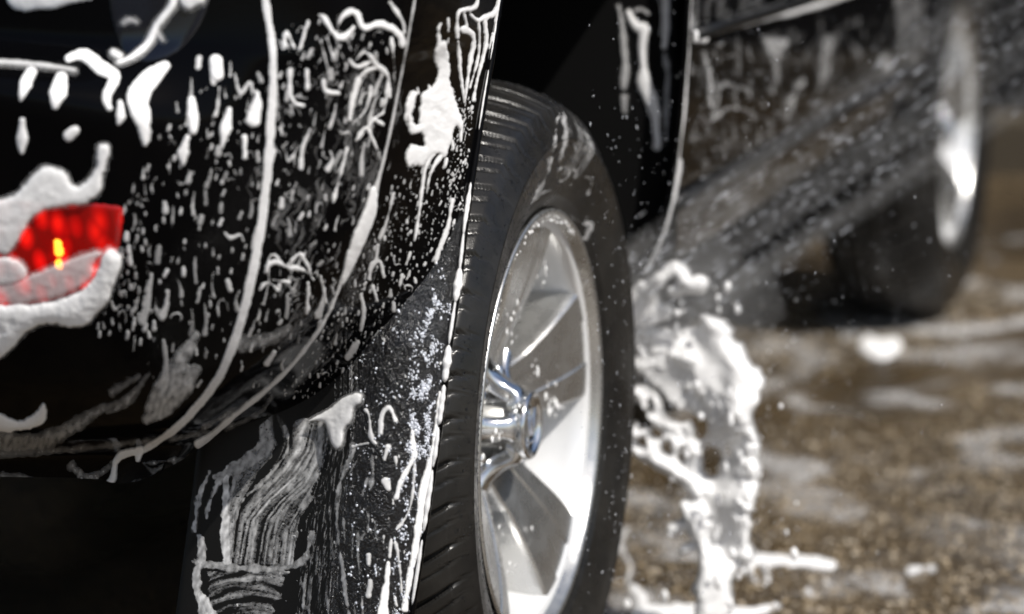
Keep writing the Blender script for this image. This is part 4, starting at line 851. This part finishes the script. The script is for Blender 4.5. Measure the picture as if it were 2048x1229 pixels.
sheet('foam_cascade', 'tall white foam cascade falling beside the tyre to the ground',
      [cs([(350, 225), (400, 240), (430, 270), (430, 310), (470, 340), (510, 400), (540, 420), (540, 490), (510, 540), (510, 600), (528, 650), (525, 780), (500, 900), (490, 990), (520, 1035), (450, 1080), (440, 1150), (430, 1262), (340, 1262), (350, 1100), (320, 980), (290, 900), (280, 850), (330, 850), (340, 780), (300, 740), (200, 700), (165, 640), (150, 600), (200, 590), (250, 620), (330, 650), (370, 640), (380, 560), (300, 540), (220, 470), (190, 400), (110, 390), (104, 360), (180, 350), (150, 290), (106, 270), (110, 255), (200, 270), (260, 290), (330, 270)])],
      [(cs([(105, 590), (160, 660), (230, 720), (300, 760), (340, 830)]), [30, 34, 30, 30, 26]), (cs([(120, 470), (170, 480), (210, 560), (260, 610), (330, 660)]), [16, 20, 20, 18, 16]), (cs([(400, 640), (420, 700), (400, 760), (380, 840), (370, 900)]), [40, 40, 34, 34, 40]), (cs([(300, 600), (310, 700), (345, 760)]), [16, 14, 14]), (cs([(300, 660), (350, 690), (370, 760)]), [12, 14, 18]),
       (cs([(106, 500), (112, 640)]), [14, 12]), (cs([(100, 250), (150, 330), (200, 420)]), [10, 16, 20]), (cs([(250, 940), (300, 920)]), [18, 14]), (cs([(290, 1010), (330, 1000)]), [14, 12])],
      [(cs([(140, 540)]), 16), (cs([(182, 510)]), 8), (cs([(375, 700), (370, 730)]), 17), (cs([(290, 690)]), 9), (cs([(428, 680)]), 6), (cs([(200, 620), (230, 660)]), 8), (cs([(150, 640)]), 5)], .50,
      film=[(cs([(240, 440), (260, 520), (340, 580), (400, 600), (440, 690), (430, 780), (420, 860), (430, 960)]), 34)])
sheet('foam_clump', 'white foam clump bursting where the spray hits behind the tyre',
      [cs([(60, 120), (110, 130), (160, 105), (190, 130), (200, 160), (190, 190), (230, 200), (220, 235), (150, 250), (60, 240)])],
      [(cs([(170, 130), (210, 90), (260, 62), (290, 85), (300, 110), (350, 112)]), [20, 16, 18, 16, 26, 24]), (cs([(255, 140), (270, 135)]), [12, 10])], [], .475, thick=.012)

C, R = [], []
for k in range(150):
    q = (random.gauss(1420, 75), random.uniform(560, 1220)); y_ = random.gauss(.50, .06); s_ = .0008+.0045*random.random()**3.5
    C.append(on_plane(q, 1, y_)); R.append((s_*random.uniform(.6, 1.1), s_*.8, s_*random.uniform(.9, 2.2)))
foam(blobs('foam_flecks', np.array(C), np.array(R), 'foamsolid', sub=2, jit=.12, stretch=1), 'small white foam bits thrown off around the falling foam', 'stuff')
# ---- foam and water lying on the ground
gx = np.linspace(-.35, .62, 420); gy = .40+np.linspace(0, 1, 520)**1.5*3.6
X, Y = np.meshgrid(gx, gy, indexing='ij'); PG = np.stack([X, Y, ground_h(X, Y)+.0028], -1)
S7 = Suds(PG, 1500.); S7.wob = fbm(X*40, Y*14, 95, 3)*5
for pts, wd, dn in [([(430, 1060), (560, 1045), (640, 1050), (720, 1052), (775, 1060)], [26, 22, 20, 22, 20], 1), ([(560, 1040), (565, 1110)], [12, 10], .9), ([(110, 1140), (140, 1180), (135, 1240)], [16, 22, 26], .8), ([(120, 1225), (300, 1215), (450, 1225), (600, 1200)], [22, 26, 30, 12], .95), ([(1050, 1080), (1120, 1075)], [16, 12], .7), ([(520, 1105), (525, 1115)], [14, 12], .8), ([(90, 940), (70, 1000), (100, 1060), (90, 1120)], [9, 10, 9, 9], .55), ([(700, 1150), (715, 1160)], [14, 12], .6), ([(760, 1110), (765, 1130)], [9, 8], .6)]:
    S7.stroke(cs(pts), np.array(wd), dn, .006, .8)
foam(S7.build('foam_puddle'), 'white foam spread on the ground at the foot of the falling foam')
S7.stroke([(1735, 690), (1765, 700), (1790, 690)], [34, 42, 26], 1, .03, .5); foam(S7.build('foam_lump'), 'lone white foam lump on the ground near the front wheel')
S7.stroke([(1650, 640), (1760, 640), (1850, 660), (1950, 660), (2060, 640)], [20, 26, 24, 20, 22], .5, .004, 1.); S7.stroke([(1690, 660), (1740, 655)], [40, 30], .4, .004, 1)
n1 = fbm(X*6+.5*fbm(X*4, Y*4, 85, 2), Y*4.2, 80, 4); n2 = fbm(X*1.9, Y*1.3, 83, 3)
far = sstep(.55, 1.3, Y)
fl = (n1-.14+.55*n2)*.006-.003*sstep(.1, .5, X)*(1-far*.7)
S7.field(fl, .0012, np.clip(.14+.36*np.maximum(n1-.1, 0), 0, .42))
foam(S7.build('foam_film', soft=.0026), 'thin foamy water film streaked across the brown ground', 'stuff')

# ================================================================== SPRAY
NOZ = np.array([.52, 1.45, .84]); IMP = np.array([-.03, .40, .42])
spray = tag(empty('water_spray', tuple(IMP)), 'fan of pressure-washer spray crossing in front of the doors to the wheel', 'water')
rs = np.random.default_rng(5)
ax = IMP-NOZ; Lax = np.linalg.norm(ax); ax /= Lax
upv = np.array([0, 0, 1.])-ax*ax[2]; upv /= np.linalg.norm(upv); sdv = np.cross(ax, upv)
C, R, D = [], [], []
n = 4200
tt = rs.random(n)**.8; bands = rs.choice(np.array([-.8, -.45, -.3, .05, .35, .55, .85]), n)+rs.normal(size=n)*.16
off = (.110-.045*tt)*bands; oth = rs.normal(size=n)*(.02+.02*tt)
C = NOZ+ax*(tt*Lax*1.03)[:, None]+upv*off[:, None]+sdv*oth[:, None]
R = .00014+.0005*rs.random(n)**5
bmk = bmesh.new(); bmesh.ops.create_icosphere(bmk, subdivisions=1, radius=1); bv = np.array([v.co for v in bmk.verts]); bf = np.array([[v.index for v in f.verts] for f in bmk.faces]); bmk.free()
def drops(name, C, R, el, dirv, label=None, parent=None, material='spray'):
    n = len(C); dirv = np.broadcast_to(dirv, C.shape)
    V = bv[None]*R[:, None, None]; k = (V*dirv[:, None]).sum(-1, keepdims=True); V = V+dirv[:, None]*k*(el[:, None, None]-1)
    F = (bf[None]+(np.arange(n)*len(bv))[:, None, None]).reshape(-1, 3)
    o = mesh_obj(name, (V+C[:, None]).reshape(-1, 3), F, material, parent); o['kind'] = 'stuff'
    return o
dv = ax[None]+upv[None]*(-off/.12*.04)[:, None]
o = drops('spray_drops', C-IMP, R, 1.5+30*rs.random(n)**2.5, dv/np.linalg.norm(dv, axis=1)[:, None], parent=spray)
# mist carried in separate jets of the fan
for k in range(18):
    bnd = -1.05+2.1*k/17+rs.normal()*.05; w0 = rs.uniform(.005, .014); dens = rs.choice((.8, 1.2, 1.7, 2.3))
    tq = np.linspace(0, 1.02, 9); pth = NOZ+ax*(tq*Lax)[:, None]+upv*((.110-.045*tq)*bnd)[:, None]+sdv*(rs.normal()*.02*tq)[:, None]
    V, F = tube(pth-IMP, w0*(.8+.7*tq), 10); mesh_obj('spray_jet', V, F, mist_mat('spray_mist', dens), spray)
# mist cloud where the jet breaks up on the tyre
bm = bmesh.new(); bmesh.ops.create_icosphere(bm, subdivisions=3, radius=1)
for v_ in bm.verts:
    q = v_.co.copy(); k = 1+.25*float(noise(q.x*2+5, q.z*2+q.y, 3)); v_.co = Vector((q.x*.13*k+.05, q.y*.10*k, q.z*.10*k-.01))
bm_obj('mist_cloud', bm, mist_mat('mist_cloud', 1.5), spray)
# flying droplets round the wheel and over the ground
n = 2200
C = np.stack([rs.normal(.05, .14, n), rs.uniform(-.1, .9, n), np.abs(rs.normal(.35, .25, n))+.01], -1)
C[:, 0] = np.maximum(C[:, 0], .045); R = .00025+.0005*rs.random(n)**3
dv = np.stack([rs.normal(size=n)*.4, rs.normal(size=n)*.4, -np.ones(n)], -1); dv /= np.linalg.norm(dv, axis=1)[:, None]
o = drops('flying_droplets', C, R, 1+3.5*rs.random(n)**2, dv); tag(o, 'tiny flying water droplets around the wheel and foam', 'water', kind='stuff')
